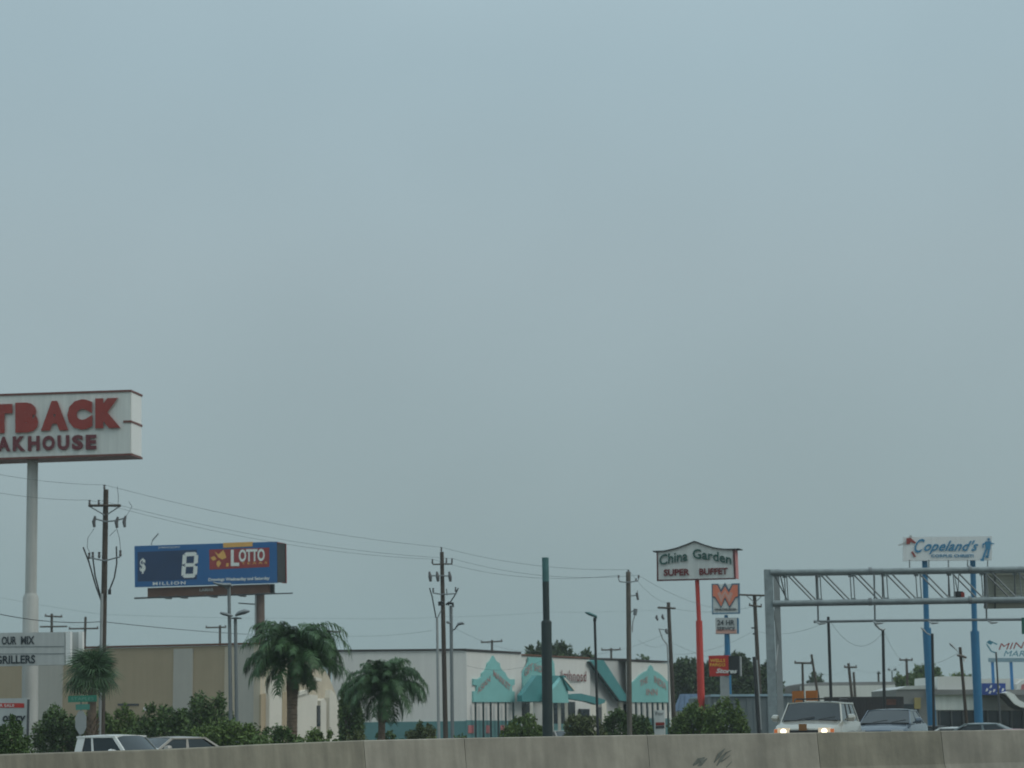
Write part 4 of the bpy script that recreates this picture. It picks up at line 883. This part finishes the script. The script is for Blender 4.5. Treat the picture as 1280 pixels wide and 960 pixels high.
# light rail
ry = lambda x: 777.2 - (x - 1018) * .005
T.part('light_rail', MB().tube([fG.pt(1017, ry(1017), -.4), fG.pt(1110, ry(1110) - 1, -.4), fG.pt(1440, ry(1440) - 2, -.4)], .055, 8), steel)
for x in (1021.5, 1092.5, 1232):
    T.part('rail_hanger', MB().tube([fG.pt(x, 716, -.4), fG.pt(x + 1.2, ry(x), -.4)], .04, 5), steel)
for x in (1023, 1095, 1164, 1238):
    T.part('luminaire', MB().tube([fG.pt(x - 3, ry(x), -.3), fG.pt(x + 2, ry(x) + 2.5, .1), fG.pt(x + 9, ry(x) + 2.0, .2)], [.05, .10, .05], 7, .5), steel_l)
T.part('camera_housing', MB().box(fG.pt(1198, 743, -.5), (.32, .35, .24)), darkm)
T.part('camera_housing', MB().box(fG.pt(1203, 743.5, -.4), (.14, .2, .2)), redL)
T.part('camera_bracket', MB().tube([fG.pt(1193, 718, -.5), fG.pt(1197, 740, -.5)], .02, 4).tube([fG.pt(1198.5, 718, -.5), fG.pt(1197.5, 740, -.5)], .02, 4), steel)
T.part('green_sign_edge', MB().poly(fG, [(1277, 772), (1330, 771), (1330, 792), (1277.5, 792.5)], .0, .06), mat('highway_green', (.015, .10, .075), .5))
T.part('rear_end_leg', MB().box((fG.pt(1425, 720).x, fG.pt(1425, 720).y, 3), (.5, .5, 7.2)), gantry_m)

# ------------------------------------------------------------------ small roadside signs
T = Thing('street_sign', 'two green street name blades over the back of a stop sign', 'sign', gp(101, 86, GZ))
fq = Face(80, 86, 125, 86)
T.part('post', MB().tube([gp(100.5, 86.05, GZ), at(101.5, 869, 86.05)], .035, 6), steel)
T.part('stop_sign', MB().poly(fq, [(98, 889), (104, 888.5), (108, 896), (108, 909), (104, 917.5), (99, 918), (94, 909), (94, 897)], .05, .02), steel_l)
T.part('name_blade', MB().poly(fq, [(85, 870), (121, 868.8), (121, 877), (85, 878)], .06, .03), greensign)
T.part('name_blade', MB().poly(fq, [(94.5, 880.4), (112, 880), (112, 887), (94.5, 887.6)], .05, .03), mat('pale_green_sign', (.06, .22, .17)))
T.part('blade_lettering', text_on(MB(), fq, 'STAPLES', 89, 871.6, 117, 875.4, .075, .01, .0), mat('pale_green_print', (.16, .36, .28)))
T = Thing('realty_sign', 'small white upright sign with a red band in front of the right painted dome', 'sign', gp(824, 108, GZ))
fz = Face(815, 108, 833, 107.8)
T.part('board', MB().poly(fz, [(817.5, 888), (830.5, 887.6), (831, 922), (818.3, 922)], 0, .15), signwhite)
T.part('red_band', MB().poly(fz, [(819.5, 903), (830.5, 902.8), (830.6, 906.5), (819.6, 906.8)], .02, .01), redL)
T.part('dark_band', MB().poly(fz, [(819.5, 907.4), (830.5, 907), (830.6, 910.4), (819.6, 910.8)], .02, .01), darkgrey)
T.part('print', text_on(MB(), fz, 'For', 819.5, 889.6, 829.5, 894, .02, .01, .0), darkgrey)
T.part('post', MB().box((gp(824, 108.1, 0).x, 108.2, GZ + .3), (.12, .12, .9)), signwhite)
for (x0, y0, x1, y1, lab) in ((990, 864, 1003.5, 878, 'left of two orange construction panels behind the SUV roof'), (1007, 863.5, 1021, 876, 'right of two orange construction panels behind the SUV roof')):
    T = Thing('construction_panel', lab, 'sign', gp((x0 + x1) / 2, 74, 0), group='orange construction panels')
    ff = Face(x0, 74, x1, 73.8)
    T.part('panel', MB().poly(ff, [(x0, y0), (x1, y0 - .6), (x1 + .5, y1), (x0 + .3, y1)], 0, .06), orangecon)
    T.part('post', MB().box((gp((x0 + x1) / 2, 74.1, 0).x, 74.1, .95), (.08, .08, 2.0)), steel_l)

# ------------------------------------------------------------------ foliage
rng = np.random.default_rng(5)
def leaf_mesh(name, lobes, n, s, seed, flat=0.0, aspect=.5, droop=0.0):
    """n leaf quads scattered on and inside ellipsoid lobes [(x,y,z,rx,ry,rz)]"""
    r = np.random.default_rng(seed); vol = np.array([l[3] * l[5] for l in lobes]); pk = r.choice(len(lobes), n, p=vol / vol.sum())
    Lb = np.array(lobes)[pk]; v = r.normal(size=(n, 3)); v /= np.linalg.norm(v, axis=1)[:, None]
    rad = r.uniform(0.0, 1, n) ** 0.38 * r.uniform(.86, 1.12, n)
    c = Lb[:, :3] + v * Lb[:, 3:] * rad[:, None]
    a = r.normal(size=(n, 3)); a += v * .7; a[:, 2] -= droop; a /= np.linalg.norm(a, axis=1)[:, None]
    b = np.cross(a, r.normal(size=(n, 3))); b /= np.linalg.norm(b, axis=1)[:, None]
    sz = s * r.uniform(.55, 1.3, n); a *= sz[:, None]; b *= (sz * aspect)[:, None]
    q = np.stack([c - a * .5, c + b * .5, c + a * .6, c - b * .5], 1).reshape(-1, 3)
    me = bpy.data.meshes.new(name); me.vertices.add(4 * n); me.vertices.foreach_set('co', q.ravel())
    me.loops.add(4 * n); me.loops.foreach_set('vertex_index', np.arange(4 * n)); me.polygons.add(n); me.polygons.foreach_set('loop_start', np.arange(n) * 4)
    try: me.polygons.foreach_set('loop_total', np.full(n, 4))
    except Exception: pass
    me.update(); me.validate(); return me
def lobes_for(w, h, dpt, k, seed):
    r = np.random.default_rng(seed); out = []
    for i in range(k):                                   # upper clumps along a domed outline
        u = ((i + .5) / k * 2 - 1) * .92 + r.uniform(-.06, .06); s = (1 - abs(u) ** 3.6) ** .5
        rr = r.uniform(.15, .25); top = h * s * r.uniform(.80, 1.06)
        out.append((u * w * .46, r.uniform(-.25, .25) * dpt, max(top - h * rr, h * .2), w * r.uniform(.13, .19), dpt * .3, h * rr))
    for i in range(max(3, k // 2)):                      # body
        u = (i + .5) / max(3, k // 2) * 2 - 1; s = (1 - abs(u) ** 3.6) ** .5
        out.append((u * w * .40, r.uniform(-.15, .15) * dpt, h * .4 * s, w * .2, dpt * .36, h * .42 * s))
    for i in range(k * 2):                               # sprigs breaking the outline
        u = r.uniform(-.95, .95); s = (1 - abs(u) ** 3.6) ** .5
        out.append((u * w * .47, r.uniform(-.2, .2) * dpt, h * s * r.uniform(.80, .95), w * .05, w * .04, h * r.uniform(.06, .13)))
    return out
leafD = mat('leaf_olive_green', (0.075, 0.11, 0.03), 0.7, 0.3, .8, island=0.5, col2=(0.15, 0.17, 0.06))
def bush(px0, px1, ytop, d, m, lab, k=6, n=2600, seed=1, s=.16, group='shrubs behind the barrier', name='bush', base_z=GZ, cat='bush'):
    pxm = (px0 + px1) / 2; b = gp(pxm, d, base_z); w = (px1 - px0) / F * d; ztop = at(pxm, ytop, d).z; h = ztop - base_z
    T = Thing(name, lab, cat, b, group=group, world=False)
    T.part('foliage', leaf_mesh('foliage', lobes_for(w, h, w * .8, k, seed), int(n * 1.7), s * .85, seed), m)
    sm = MB(); r = random.Random(seed)
    for i in range(5):
        x = r.uniform(-.25, .25) * w; sm.tube([(x * .3, 0, -.05), (x * .7, r.uniform(-.1, .1), h * .35), (x, r.uniform(-.2, .2), h * .7)], [.05, .015], 5)
    T.part('stem', sm, bark); return T
BU = [(-35, 42, 893, 60, leafA, 'near dark bush hiding the notice sign at bottom left', 7, 5200, .13),
      (42, 112, 884, 98, leafA, 'dark shrub behind the stop sign back', 6, 3600, .20),
      (96, 182, 881, 97, leafB, 'wide dark shrub behind the white pickup cab', 7, 4200, .20),
      (160, 250, 879, 96, leafA, 'wide shrub under the tan wall right of the tallest pole', 7, 4200, .20),
      (222, 300, 868, 100, leafA, 'tallest dark shrub, left of the two lamp posts', 7, 4600, .20),
      (230, 342, 897, 74, leafB, 'rounded lighter green shrub at the feet of the lamp posts', 8, 5200, .15),
      (312, 380, 908, 76, leafA, 'low shrub under the feather palm trunk', 5, 2400, .15),
      (362, 428, 910, 78, leafB, 'low shrub in front of the cream pilasters', 6, 2600, .15),
      (422, 454, 852, 112, leafA, 'tall narrow dark shrub between the tan and white buildings', 6, 3600, .22),
      (420, 466, 913, 84, leafD, 'low bright green shrub right of the cream pilasters', 4, 1800, .16),
      (462, 506, 914, 90, leafA, 'low dark shrub at the foot of the smaller feather palm', 4, 1600, .16),
      (507, 549, 901, 100, leafD, 'small rounded shrub left of the three-tier utility pole', 6, 2600, .17),
      (560, 590, 918, 100, leafA, 'tiny low shrub under the middle lamp post', 4, 900, .15),
      (626, 683, 894, 104, leafB, 'rounded bright shrub left of the bare dark pylon', 7, 3400, .18),
      (700, 758, 892, 104, leafD, 'rounded shrub right of the bare dark pylon', 7, 3400, .18),
      (752, 802, 886, 106, leafA, 'dark shrub behind the thick grey utility pole', 6, 3200, .18),
      (786, 819, 893, 112, leafA, 'shrub left of the small white upright sign', 5, 2200, .18),
      (828, 862, 906, 104, leafB, 'low green shrub right of the small white upright sign', 5, 1700, .16),
      (838, 906, 877, 104, leafB, 'large shrub at the foot of the red sign pole', 7, 3800, .18),
      (876, 938, 873, 103, leafB, 'large shrub under the bank sign post', 7, 3800, .18)]
for i, (a, b, y, d, m, lab, k, n, s) in enumerate(BU): bush(a, b, y, d, m, lab, k, n, 20 + i, s)
def tree(px0, px1, ytop, d, lab, n=5200, seed=3, s=.42, m=leafC, hb=1.6):
    ytop -= 2; n = int(n * 1.3); m = leafB if px0 > 1100 else leafC
    pxm = (px0 + px1) / 2; b = gp(pxm, d, GZ); w = (px1 - px0) / F * d; h = at(pxm, ytop, d).z - GZ
    T = Thing('tree', lab, 'tree', b, group='trees behind the buildings', world=False)
    lob = [(x, y, z * (h - hb) / h + hb, a, c, e) for x, y, z, a, c, e in lobes_for(w * 1.35, h, w * .6, 10, seed)]
    T.part('crown', leaf_mesh('crown', lob, int(n * 1.8), s, seed), m)
    t = MB(); t.tube([(0, 0, -.1), (.1, 0, hb * .7), (0, 0, h * .6)], [.28, .1], 8)
    r = random.Random(seed)
    for i in range(5): t.tube([(0, 0, hb * r.uniform(.6, 1)), (w * r.uniform(-.2, .2), r.uniform(-1, 1), h * .55), (w * r.uniform(-.36, .36), r.uniform(-1, 1), h * .78)], [.12, .03], 5)
    T.part('trunk', t, bark)
for i, (a, b, y, d, lab, n) in enumerate((
        (660, 700, 808, 205, 'dark tree showing above the shops left of the bare pylon top', 4200), (684, 722, 808, 210, 'rounded tree showing above the white centre wall', 4200), (716, 746, 816, 215, 'lower tree right of the rounded one above the shop roof', 3000),
        (785, 815, 822, 240, 'small thin tree top above the right painted dome', 900), (838, 885, 829, 200, 'dark tree right of the domed building', 5200), (862, 915, 832, 205, 'dark tree behind the red sign pole', 5200),
        (893, 940, 822, 195, 'tall dark tree behind the bank sign', 5600), (925, 972, 828, 205, 'dark tree left of the gantry leg', 5200),
        (1118, 1152, 846, 235, 'low green tree left of the first blue post', 3600), (1140, 1182, 838, 230, 'rounded green tree behind the first blue post', 4200), (1180, 1222, 843, 238, 'green tree between the two blue posts', 3600),
        (1010, 1032, 846, 260, 'small pale tree behind the leaning pole', 1500))):
    tree(a, b, y, d, lab, n, 60 + i)
tl = []
r_ = np.random.default_rng(9)
for i in range(70):
    px = -150 + i * 23; dd = 430 + r_.uniform(-40, 60); p = gp(px, dd, GZ); h = r_.uniform(2.2, 4.2)
    tl.append((p.x, p.y, GZ + h * .5, 5, 4, h * .6))
o = obj('far_treeline', leaf_mesh('far_treeline', tl, 26000, .9, 4), leafC, kind='stuff')

# ------------------------------------------------------------------ palms
def feather_mesh(e0, L_, seed, nleaf=30, curl=2.0):
    r = random.Random(seed); mb = MB(); pts = []; p = Vector((0, 0, 0)); n = 16; ang = e0
    for i in range(n + 1):
        pts.append(p.copy()); dirn = Vector((math.cos(ang), 0, math.sin(ang))); p = p + dirn * (L_ / n)
        ang -= curl * (0.4 + 1.2 * i / n) / n; ang = max(ang, R(-88))
    mb.tube(pts[::2], [.035, .008], 4)
    for j in range(nleaf):
        f_ = .12 + .86 * j / nleaf; k = f_ * n; i = int(k); q = pts[i].lerp(pts[min(i + 1, n)], k - i)
        t = (pts[min(i + 1, n)] - pts[i]).normalized()
        for sd_ in (-1, 1):
            ln = L_ * .24 * math.sin(math.pi * (.12 + .80 * f_)) * r.uniform(.8, 1.2) + .08
            d1 = (Vector((0, sd_, 0)) * r.uniform(.5, .9) + t * .55 + Vector((0, 0, r.uniform(-.25, .25)))).normalized()
            mid = q + d1 * ln * .5 + Vector((0, 0, -.04 * ln)); end = q + d1 * ln * .85 + Vector((0, 0, -ln * r.uniform(.35, .85)))
            w = t * .015
            mb.add([q - w, q + w, mid + w * 1.2, mid - w * 1.2, end], [(0, 1, 2, 3), (3, 2, 4)])
    me = bpy.data.meshes.new('frond'); me.from_pydata([tuple(v) for v in mb.v], [], mb.f); me.update(); return me
def feather_palm(px, yh, d, L_, lab, seed, nf, trunk_r, base_px, longs=()):
    hub = at(px, yh, d); base = gp(base_px, d, GZ)
    T = Thing('palm_tree', lab, 'palm tree', base, group='feather palms'); h = hub - base
    tr = MB(); tr.tube([(base + Vector((0, 0, -.1))), base + h * .3, base + h * .6, base + h * .8, hub + Vector((0, 0, .1))], [trunk_r * 1.15, trunk_r, trunk_r * .95, trunk_r * 1.15, trunk_r * .8], 14); T.part('trunk', tr, palmbark, smooth=True)
    rg = MB()
    for i in range(26):
        q = base + h * (.03 + .028 * i); a = i * 1.3; k = trunk_r * 1.03
        rg.tube([q + Vector((math.cos(a + b) * k, math.sin(a + b) * k, .02 * math.sin(b * 3))) for b in np.linspace(0, 4.4, 9)], .014, 4)
    T.part('trunk_rings', rg, palmold, kind='stuff')
    r = random.Random(seed); classes = [80, 64, 50, 34, 14, -12]
    meshes = {c: [feather_mesh(R(c), L_ * (1 if c > 10 else .8), seed * 10 + k + c, 58, 2.45 if c > 30 else 1.9) for k in range(3)] for c in classes}
    for i in range(nf):
        c = classes[min(5, int(i / nf * 6))]; az = i * 2.39996 + r.uniform(-.3, .3)
        o = obj('frond', r.choice(meshes[c]), palmleaf, T.o, h + Vector((0, 0, r.uniform(-.1, .1))), az)
        o.rotation_euler = (r.uniform(-.35, .35), r.uniform(-.18, .18), az); s = r.uniform(.72, 1.12); o.scale = (s, s, s)
    for k in range(9):
        o = obj('frond', feather_mesh(R(86 - k), L_ * r.uniform(.62, .85), seed + k, 50, r.uniform(1.1, 1.9)), palmleaf, T.o, h, k * 2.4); o.rotation_euler = (r.uniform(-.2, .2), 0, k * 2.4)
    for az, el_, sc, curl in longs:
        obj('frond', feather_mesh(R(el_), L_ * sc, int(az * 7 + el_), 40, curl), palmleaf, T.o, h, R(az))
    dm = [feather_mesh(R(-72), L_ * f, seed + 90 + k, 26, .4) for k, f in enumerate((.42, .5, .36))]
    for i in range(14):
        o = obj('dead_frond', dm[i % 3], palmold, T.o, h + Vector((0, 0, -.15)), i * .45, label='hanging dry brown frond' if i == 0 else None)
    return T
feather_palm(366, 825, 80, 2.28, 'large feather palm with drooping fronds in front of the cream wall', 3, 58, .20, 364.5,
             ((-8, 60, 1.35, 2.9), (172, 62, 1.15, 2.5), (10, 76, 1.3, 2.6), (-15, 5, 1.2, 1.1), (160, 78, 1.15, 2.2), (15, 40, 1.15, 2.7)))
feather_palm(478, 864, 88, 2.2, 'smaller feather palm in front of the plain white side wall', 5, 48, .15, 476, ((-5, 52, 1.2, 2.9), (-20, 35, 1.15, 2.6), (178, 40, 1.1, 2.5)))
# fan palm
def fan_mesh(seed, L_=1.35):
    r = random.Random(seed); mb = MB(); mb.tube([(0, 0, 0), (L_ * .25, 0, .04), (L_ * .45, 0, 0)], [.025, .012], 4); c = Vector((L_ * .45, 0, 0)); n = 26
    for k in range(n):
        a = (k + .5) / n * 5.0 - 2.5; ln = L_ * .6 * r.uniform(.85, 1.1) * (1 - .12 * abs(a) / 2.5)
        d1 = Vector((math.cos(a), math.sin(a), 0)); s_ = Vector((-math.sin(a), math.cos(a), 0)) * .026
        mid = c + d1 * ln * .6 + Vector((0, 0, .03)); end = c + d1 * ln + Vector((0, 0, -ln * r.uniform(.25, .5)))
        mb.add([c, mid - s_, mid + s_, end], [(0, 1, 2), (1, 3, 2)])
    me = bpy.data.meshes.new('fan_leaf'); me.from_pydata([tuple(v) for v in mb.v], [], mb.f); me.update(); return me
hub = at(115.5, 846, 90); base = Vector((hub.x + .02, hub.y, GZ))
T = Thing('fan_palm', 'fan palm with a round bushy crown behind the tallest utility pole', 'palm tree', base)
T.part('trunk', MB().tube([base - Vector((0, 0, .1)), base.lerp(hub, .5), hub], [.25, .2, .17], 12), palmbark, smooth=True)
bt = MB(); hh = hub.z - base.z
for i in range(110):
    a = i * 2.39996; z = GZ + hh * (.05 + .52 * i / 110); p = Vector((base.x + math.cos(a) * .2, base.y + math.sin(a) * .2, z))
    bt.tube([p, p + Vector((math.cos(a) * .12, math.sin(a) * .12, .16))], [.045, .025], 4)
T.part('leaf_base', bt, palmold, kind='stuff')
fm = [fan_mesh(k, 1.45) for k in range(4)]; r = random.Random(2)
for i in range(62):
    elv = R(84 - i * 1.95); az = i * 2.39996
    o = obj('fan_leaf', fm[i % 4], palmleaf, T.o, hub - base + Vector((0, 0, r.uniform(-.1, .1)))); o.rotation_euler = (r.uniform(-.6, .6), -elv + r.uniform(-.15, .15), az); k_ = r.uniform(.8, 1.08); o.scale = (k_, k_, k_)

# ------------------------------------------------------------------ vehicles
def vehicle(T, L_, W_, H_, hood, cowl, belt, prof, paint, splits, lit=False, rack=False, bed=None, tum=.76, pil=.13, wheel_r=.34, ground=.2):
    """front at -Y. prof = y of (nose, cowl, windscreen top, roof end, rear glass base, tail)"""
    y0, yc, yw, yr, yb, yt = prof; w = W_ / 2
    P = lambda n, mb, m, **k: T.part(n, mb, m, **k)
    st = [(y0, .80, .30, hood - .30), (y0 + .06, .89, .24, hood - .14), (y0 + .28, .97, .22, hood - .05), ((y0 + yc) / 2, 1.0, .22, hood), (yc, 1.0, .22, cowl),
          ((yc + yb) / 2, 1.0, .22, belt), (yb, 1.0, .22, belt + .01), (yt - .15, .98, .24, belt if bed is None else bed), (yt, .93, .3, (belt if bed is None else bed) - .08)]
    ring = []
    for y, k, zb, zt in st:
        ww = w * k; zt2 = zt
        ring += [(0, y, zb), (ww * .9, y, zb), (ww, y, zb + .14), (ww * 1.0, y, zb + (zt2 - zb) * .55), (ww * .965, y, zt2 - .09), (ww * .90, y, zt2 - .015), (ww * .6, y, zt2 + .012), (0, y, zt2 + .03)]
    n = 8; vs = ring + [(-x, y, z) for x, y, z in ring]; o = len(ring); fs = []
    for i in range(len(st) - 1):
        for j in range(n - 1):
            a, b = i * n + j, (i + 1) * n + j
            fs.append((a, b, b + 1, a + 1)); fs.append((o + a, o + a + 1, o + b + 1, o + b))
    for i in (0, (len(st) - 1) * n):
        fs.append(tuple(range(i, i + n))); fs.append(tuple(o + q for q in range(i, i + n)))
    mb = MB().add(vs, fs); me = mb.mesh('body', (0, 0, 0), False)
    bm = bmesh.new(); bm.from_mesh(me); bmesh.ops.remove_doubles(bm, verts=bm.verts, dist=.001); bmesh.ops.recalc_face_normals(bm, faces=bm.faces); bm.to_mesh(me); bm.free()
    me.polygons.foreach_set('use_smooth', [True] * len(me.polygons)); me.set_sharp_from_angle(angle=R(35)); P('body', me, paint)
    wb, wr = w * .93, w * tum; zb, zr = belt - .03, H_ - .06
    cy = lambda s: cowl + (0)
    # interior block
    P('interior', MB().add([(-wb * .95, yc + .12, zb - .1), (wb * .95, yc + .12, zb - .1), (wb * .95, yb - .1, zb - .1), (-wb * .95, yb - .1, zb - .1),
                            (-wr * .93, yw + .12, zr - .08), (wr * .93, yw + .12, zr - .08), (wr * .93, yr - .1, zr - .08), (-wr * .93, yr - .1, zr - .08)],
                           [(3, 2, 1, 0), (4, 5, 6, 7), (0, 1, 5, 4), (1, 2, 6, 5), (2, 3, 7, 6), (3, 0, 4, 7)]), interior_m)
    # roof
    rs = []
    for f in (0, .06, .3, .6, .92, 1):
        y = (yw - .04) + (yr - yw + .08) * f; cr_ = .05 * math.sin(math.pi * (.12 + .76 * f)); rs.append([(x * wr, y, zr + cr_ * (1 - abs(x) ** 2.5) + (0.0 if abs(x) < 1 else 0)) for x in (-1.03, -.9, -.5, 0, .5, .9, 1.03)])
    mb = MB(); k = 7
    lo = [[(x, y, zr - .045) for x, y, z in row] for row in rs]
    vs = [v for row in rs for v in row] + [v for row in lo for v in row]; o = len(rs) * k
    fs = [(i * k + j, i * k + j + 1, (i + 1) * k + j + 1, (i + 1) * k + j) for i in range(len(rs) - 1) for j in range(k - 1)]
    fs += [(o + b, o + a, o + d, o + c) for a, b, c, d in fs]
    q = len(rs) - 1
    fs += [(j, j + 1, o + j + 1, o + j) for j in range(k - 1)] + [(q * k + j, q * k + j + 1, o + q * k + j + 1, o + q * k + j) for j in range(k - 1)]
    fs += [(i * k, (i + 1) * k, o + (i + 1) * k, o + i * k) for i in range(q)] + [(i * k + k - 1, (i + 1) * k + k - 1, o + (i + 1) * k + k - 1, o + i * k + k - 1) for i in range(q)]
    mb.add(vs, fs); P('roof', mb, paint, smooth=True)
    # windscreens
    def slab(pts, vec): return MB().prism(pts, vec)
    fcy = lambda x: 0
    ws = MB(); sgm = 8; vs = []
    for (yy, zz, ww, dp) in ((yc, zb + .03, wb, .13), ((yc * .45 + yw * .55), zb + (zr - zb) * .56, wb * .45 + wr * .55, .12), (yw, zr, wr, .07)):
        for k_ in range(sgm + 1):
            u = k_ / sgm * 2 - 1; vs.append((u * ww * .955, yy - dp * (1 - u * u) + .01, zz))
    m0 = len(vs); vs += [(x, y + .04, z - .02) for x, y, z in vs]; q = sgm + 1
    ws.add(vs, [(a * q + b, a * q + b + 1, (a + 1) * q + b + 1, (a + 1) * q + b) for a in range(2) for b in range(sgm)] + [(m0 + a * q + b, m0 + (a + 1) * q + b, m0 + (a + 1) * q + b + 1, m0 + a * q + b + 1) for a in range(2) for b in range(sgm)] +
           [(b, m0 + b, m0 + b + 1, b + 1) for b in range(sgm)] + [(2 * q + b, 2 * q + b + 1, m0 + 2 * q + b + 1, m0 + 2 * q + b) for b in range(sgm)])
    P('windscreen', ws, glass, smooth=True)
    P('cowl_panel', MB().box((0, yc - .03, zb + .025), (wb * 1.7, .22, .04)), plastic)
    for xw in (-.35, .25): P('wiper', MB().tube([(xw, yc - .12, zb + .06), (xw + .45, yc - .03, zb + .13)], .012, 4), plastic)
    P('rear_window', slab([(-wb * .92, yb, zb + .03), (wb * .92, yb, zb + .03), (wr * .92, yr, zr), (-wr * .92, yr, zr)], (0, -.03, -.02)), glass)
    for s in (-1, 1):
        P('windscreen_pillar', slab([(s * wb * .955, yc - .03, zb), (s * wb * 1.0, yc - .01, zb), (s * wr * 1.0, yw - .01, zr + .01), (s * wr * .955, yw - .03, zr + .01)], (0, .10, -.01)), paint)
        P('rear_pillar', slab([(s * wb * .90, yb + .02, zb), (s * wb * 1.0, yb, zb), (s * wr * 1.0, yr, zr + .01), (s * wr * .90, yr + .02, zr + .01)], (0, -pil, 0)), paint)
        lo_y = lambda f: (yc + .06) + (yb - .1 - yc - .06) * f; hi_y = lambda f: (yw + .06) + (yr - .1 - yw - .06) * f
        for i, (a, b) in enumerate(zip(splits, splits[1:])):
            P('side_window', slab([(s * wb * .985, lo_y(a + .02), zb), (s * wb * .985, lo_y(b - .02), zb), (s * wr * .985, hi_y(b - .02), zr), (s * wr * .985, hi_y(a + .02), zr)], (-s * .03, 0, 0)), glass)
        for a in splits[1:-1]:
            P('door_pillar', slab([(s * wb, lo_y(a - .025), zb), (s * wb, lo_y(a + .025), zb), (s * wr, hi_y(a + .025), zr), (s * wr, hi_y(a - .025), zr)], (-s * .04, 0, 0)), paint if not rack else plastic)
        mi = MB().tube([(s * (wb * 1.01), yc + .42, zb + .04), (s * (w + .08), yc + .38, zb + .08)], .03, 5)
        mi.tube([(s * (w + .03), yc + .36, zb + .10), (s * (w + .06), yc + .36, zb + .10), (s * (w + .20), yc + .38, zb + .11), (s * (w + .24), yc + .40, zb + .11)], [.06, .12, .12, .06], 8, .85)
        P('mirror', mi, paint, smooth=True)
        for yy in (y0 + .85, yt - .95):
            tm = MB().tube([(s * (w - .22), yy, wheel_r - .02), (s * (w - .01), yy, wheel_r - .02)], wheel_r, 20); wh = P('wheel', tm, rubber)
            T.part('rim', MB().tube([(s * (w - .03), yy, wheel_r - .02), (s * (w + .004), yy, wheel_r - .02)], [wheel_r * .62, wheel_r * .5], 14), steel_l, parent=wh)
        hz = hood - .19
        hl = MB().tube([(s * w * .60, y0 - .035, hz), (s * w * .60, y0 + .1, hz)], [.08, .10], 12, .85) if lit else MB().box((s * w * .66, y0 + .01, hz), (.36, .12, .17))
        P('headlight', hl, headlit if lit else clearlens)
        if lit: P('headlight_housing', MB().box((s * w * .60, y0 + .03, hz), (.34, .1, .18)), mat('warm_lit_reflector', (.5, .48, .42), .2, emit=((1.0, .72, .42), .35)))
        P('turn_signal', MB().box((s * w * .82, y0 + .05, hz), (.10, .12, .12)), amberlit if lit else clearlens)
    P('grille', MB().box((0, y0 + .005, hood - .24), (W_ * .42, .05, .16)), plastic)
    P('bumper', MB().box((0, y0 - .02, .48), (W_ * .92, .16, .24)), paint if not rack else plastic)
    if rack:
        for s in (-1, 1): P('roof_rail', MB().tube([(s * wr * .86, yw + .5, zr + .04), (s * wr * .86, yw + .6, zr + .11), (s * wr * .86, yr - .3, zr + .11), (s * wr * .86, yr - .2, zr + .04)], .022, 6), plastic)
        for yy in (yw + .8, yr - .6): P('roof_crossbar', MB().tube([(-wr * .86, yy, zr + .12), (wr * .86, yy, zr + .12)], .02, 6), plastic)
def place(name, lab, cat, px, d, z, rz, group=None):
    b = gp(px, d, z); return Thing(name, lab, cat, b, rz, group, world=False)
V = place('suv', 'silver-white SUV with lit headlights and a roof rack coming towards the camera', 'SUV', 1021.5, 61.4, .21, R(-17.5), 'oncoming traffic')
vehicle(V, 4.7, 1.92, 1.70, 1.03, 1.13, 1.13, (-2.35, -1.05, -.42, 1.85, 2.22, 2.35), carsilver, (0, .34, .66, .97), lit=True, rack=True, wheel_r=.37, tum=.80)
V.part('front_plate', MB().box((-.02, -2.40, .95), (.22, .03, .18)), amberplate, 'amber brown front plate')
V = place('sedan', 'dark blue-grey sedan following right behind the white SUV', 'car', 1113, 69, .2, R(-20), 'oncoming traffic')
vehicle(V, 4.6, 1.80, 1.50, .92, 1.0, 1.02, (-2.3, -1.1, -.25, 1.0, 1.75, 2.3), carblue, (0, .46, .95))
V = place('pickup_truck', 'white pickup truck driving right below the tallest utility pole', 'pickup truck', 143, 58.5, -.53, R(68), 'parked and passing cars at left')
vehicle(V, 5.2, 1.9, 1.74, 1.05, 1.14, 1.16, (-2.4, -1.0, -.50, .66, .74, 2.7), carwhite, (0, .66, .90), bed=1.12, tum=.82, pil=.24)
V = place('sedan', 'beige sedan behind the nose of the white pickup', 'car', 208, 66, -.38, R(-42), 'parked and passing cars at left')
vehicle(V, 4.6, 1.78, 1.48, .92, 1.0, 1.02, (-2.3, -1.1, -.3, 1.0, 1.75, 2.3), carbeige, (0, .46, .95))
for px, d, rz, paint, lab, z in ((1204, 92, 75, carwhite, 'white car low behind the barrier between the blue posts', -.05), (1172, 97, 80, darkm, 'very dark car beside the left blue post', .0), (1238, 90, 70, cargray, 'grey-green car below the right blue post', .12), (1256, 84, -80, carred, 'red car just showing over the barrier near the right edge', -.12),
                              (705, 116, 20, carbeige, 'pale silver car glimpsed beside the foot of the dark pylon', -.1)):
    V = place('sedan', lab, 'car', px, d, z - .43, R(rz), 'parked cars beyond the road')
    vehicle(V, 4.6, 1.78, 1.46, .92, 1.0, 1.02, (-2.3, -1.1, -.3, 1.0, 1.75, 2.3), paint, (0, .46, .95))

# ------------------------------------------------------------------ haze
if HAZE:
    hm = bpy.data.materials.new('haze'); hm.use_nodes = True; t = hm.node_tree; t.nodes.remove(t.nodes['Principled BSDF'])
    pv = t.nodes.new('ShaderNodeVolumePrincipled'); pv.inputs['Color'].default_value = (.86, .93, .95, 1); pv.inputs['Density'].default_value = HAZE; pv.inputs['Anisotropy'].default_value = 0.0
    t.links.new(pv.outputs[0], t.nodes['Material Output'].inputs['Volume'])
    mb = MB().box((0, 1400, 12.2), (5010, 3210, 30.2)); o = obj('haze', mb.mesh('haze'), hm, kind='stuff')
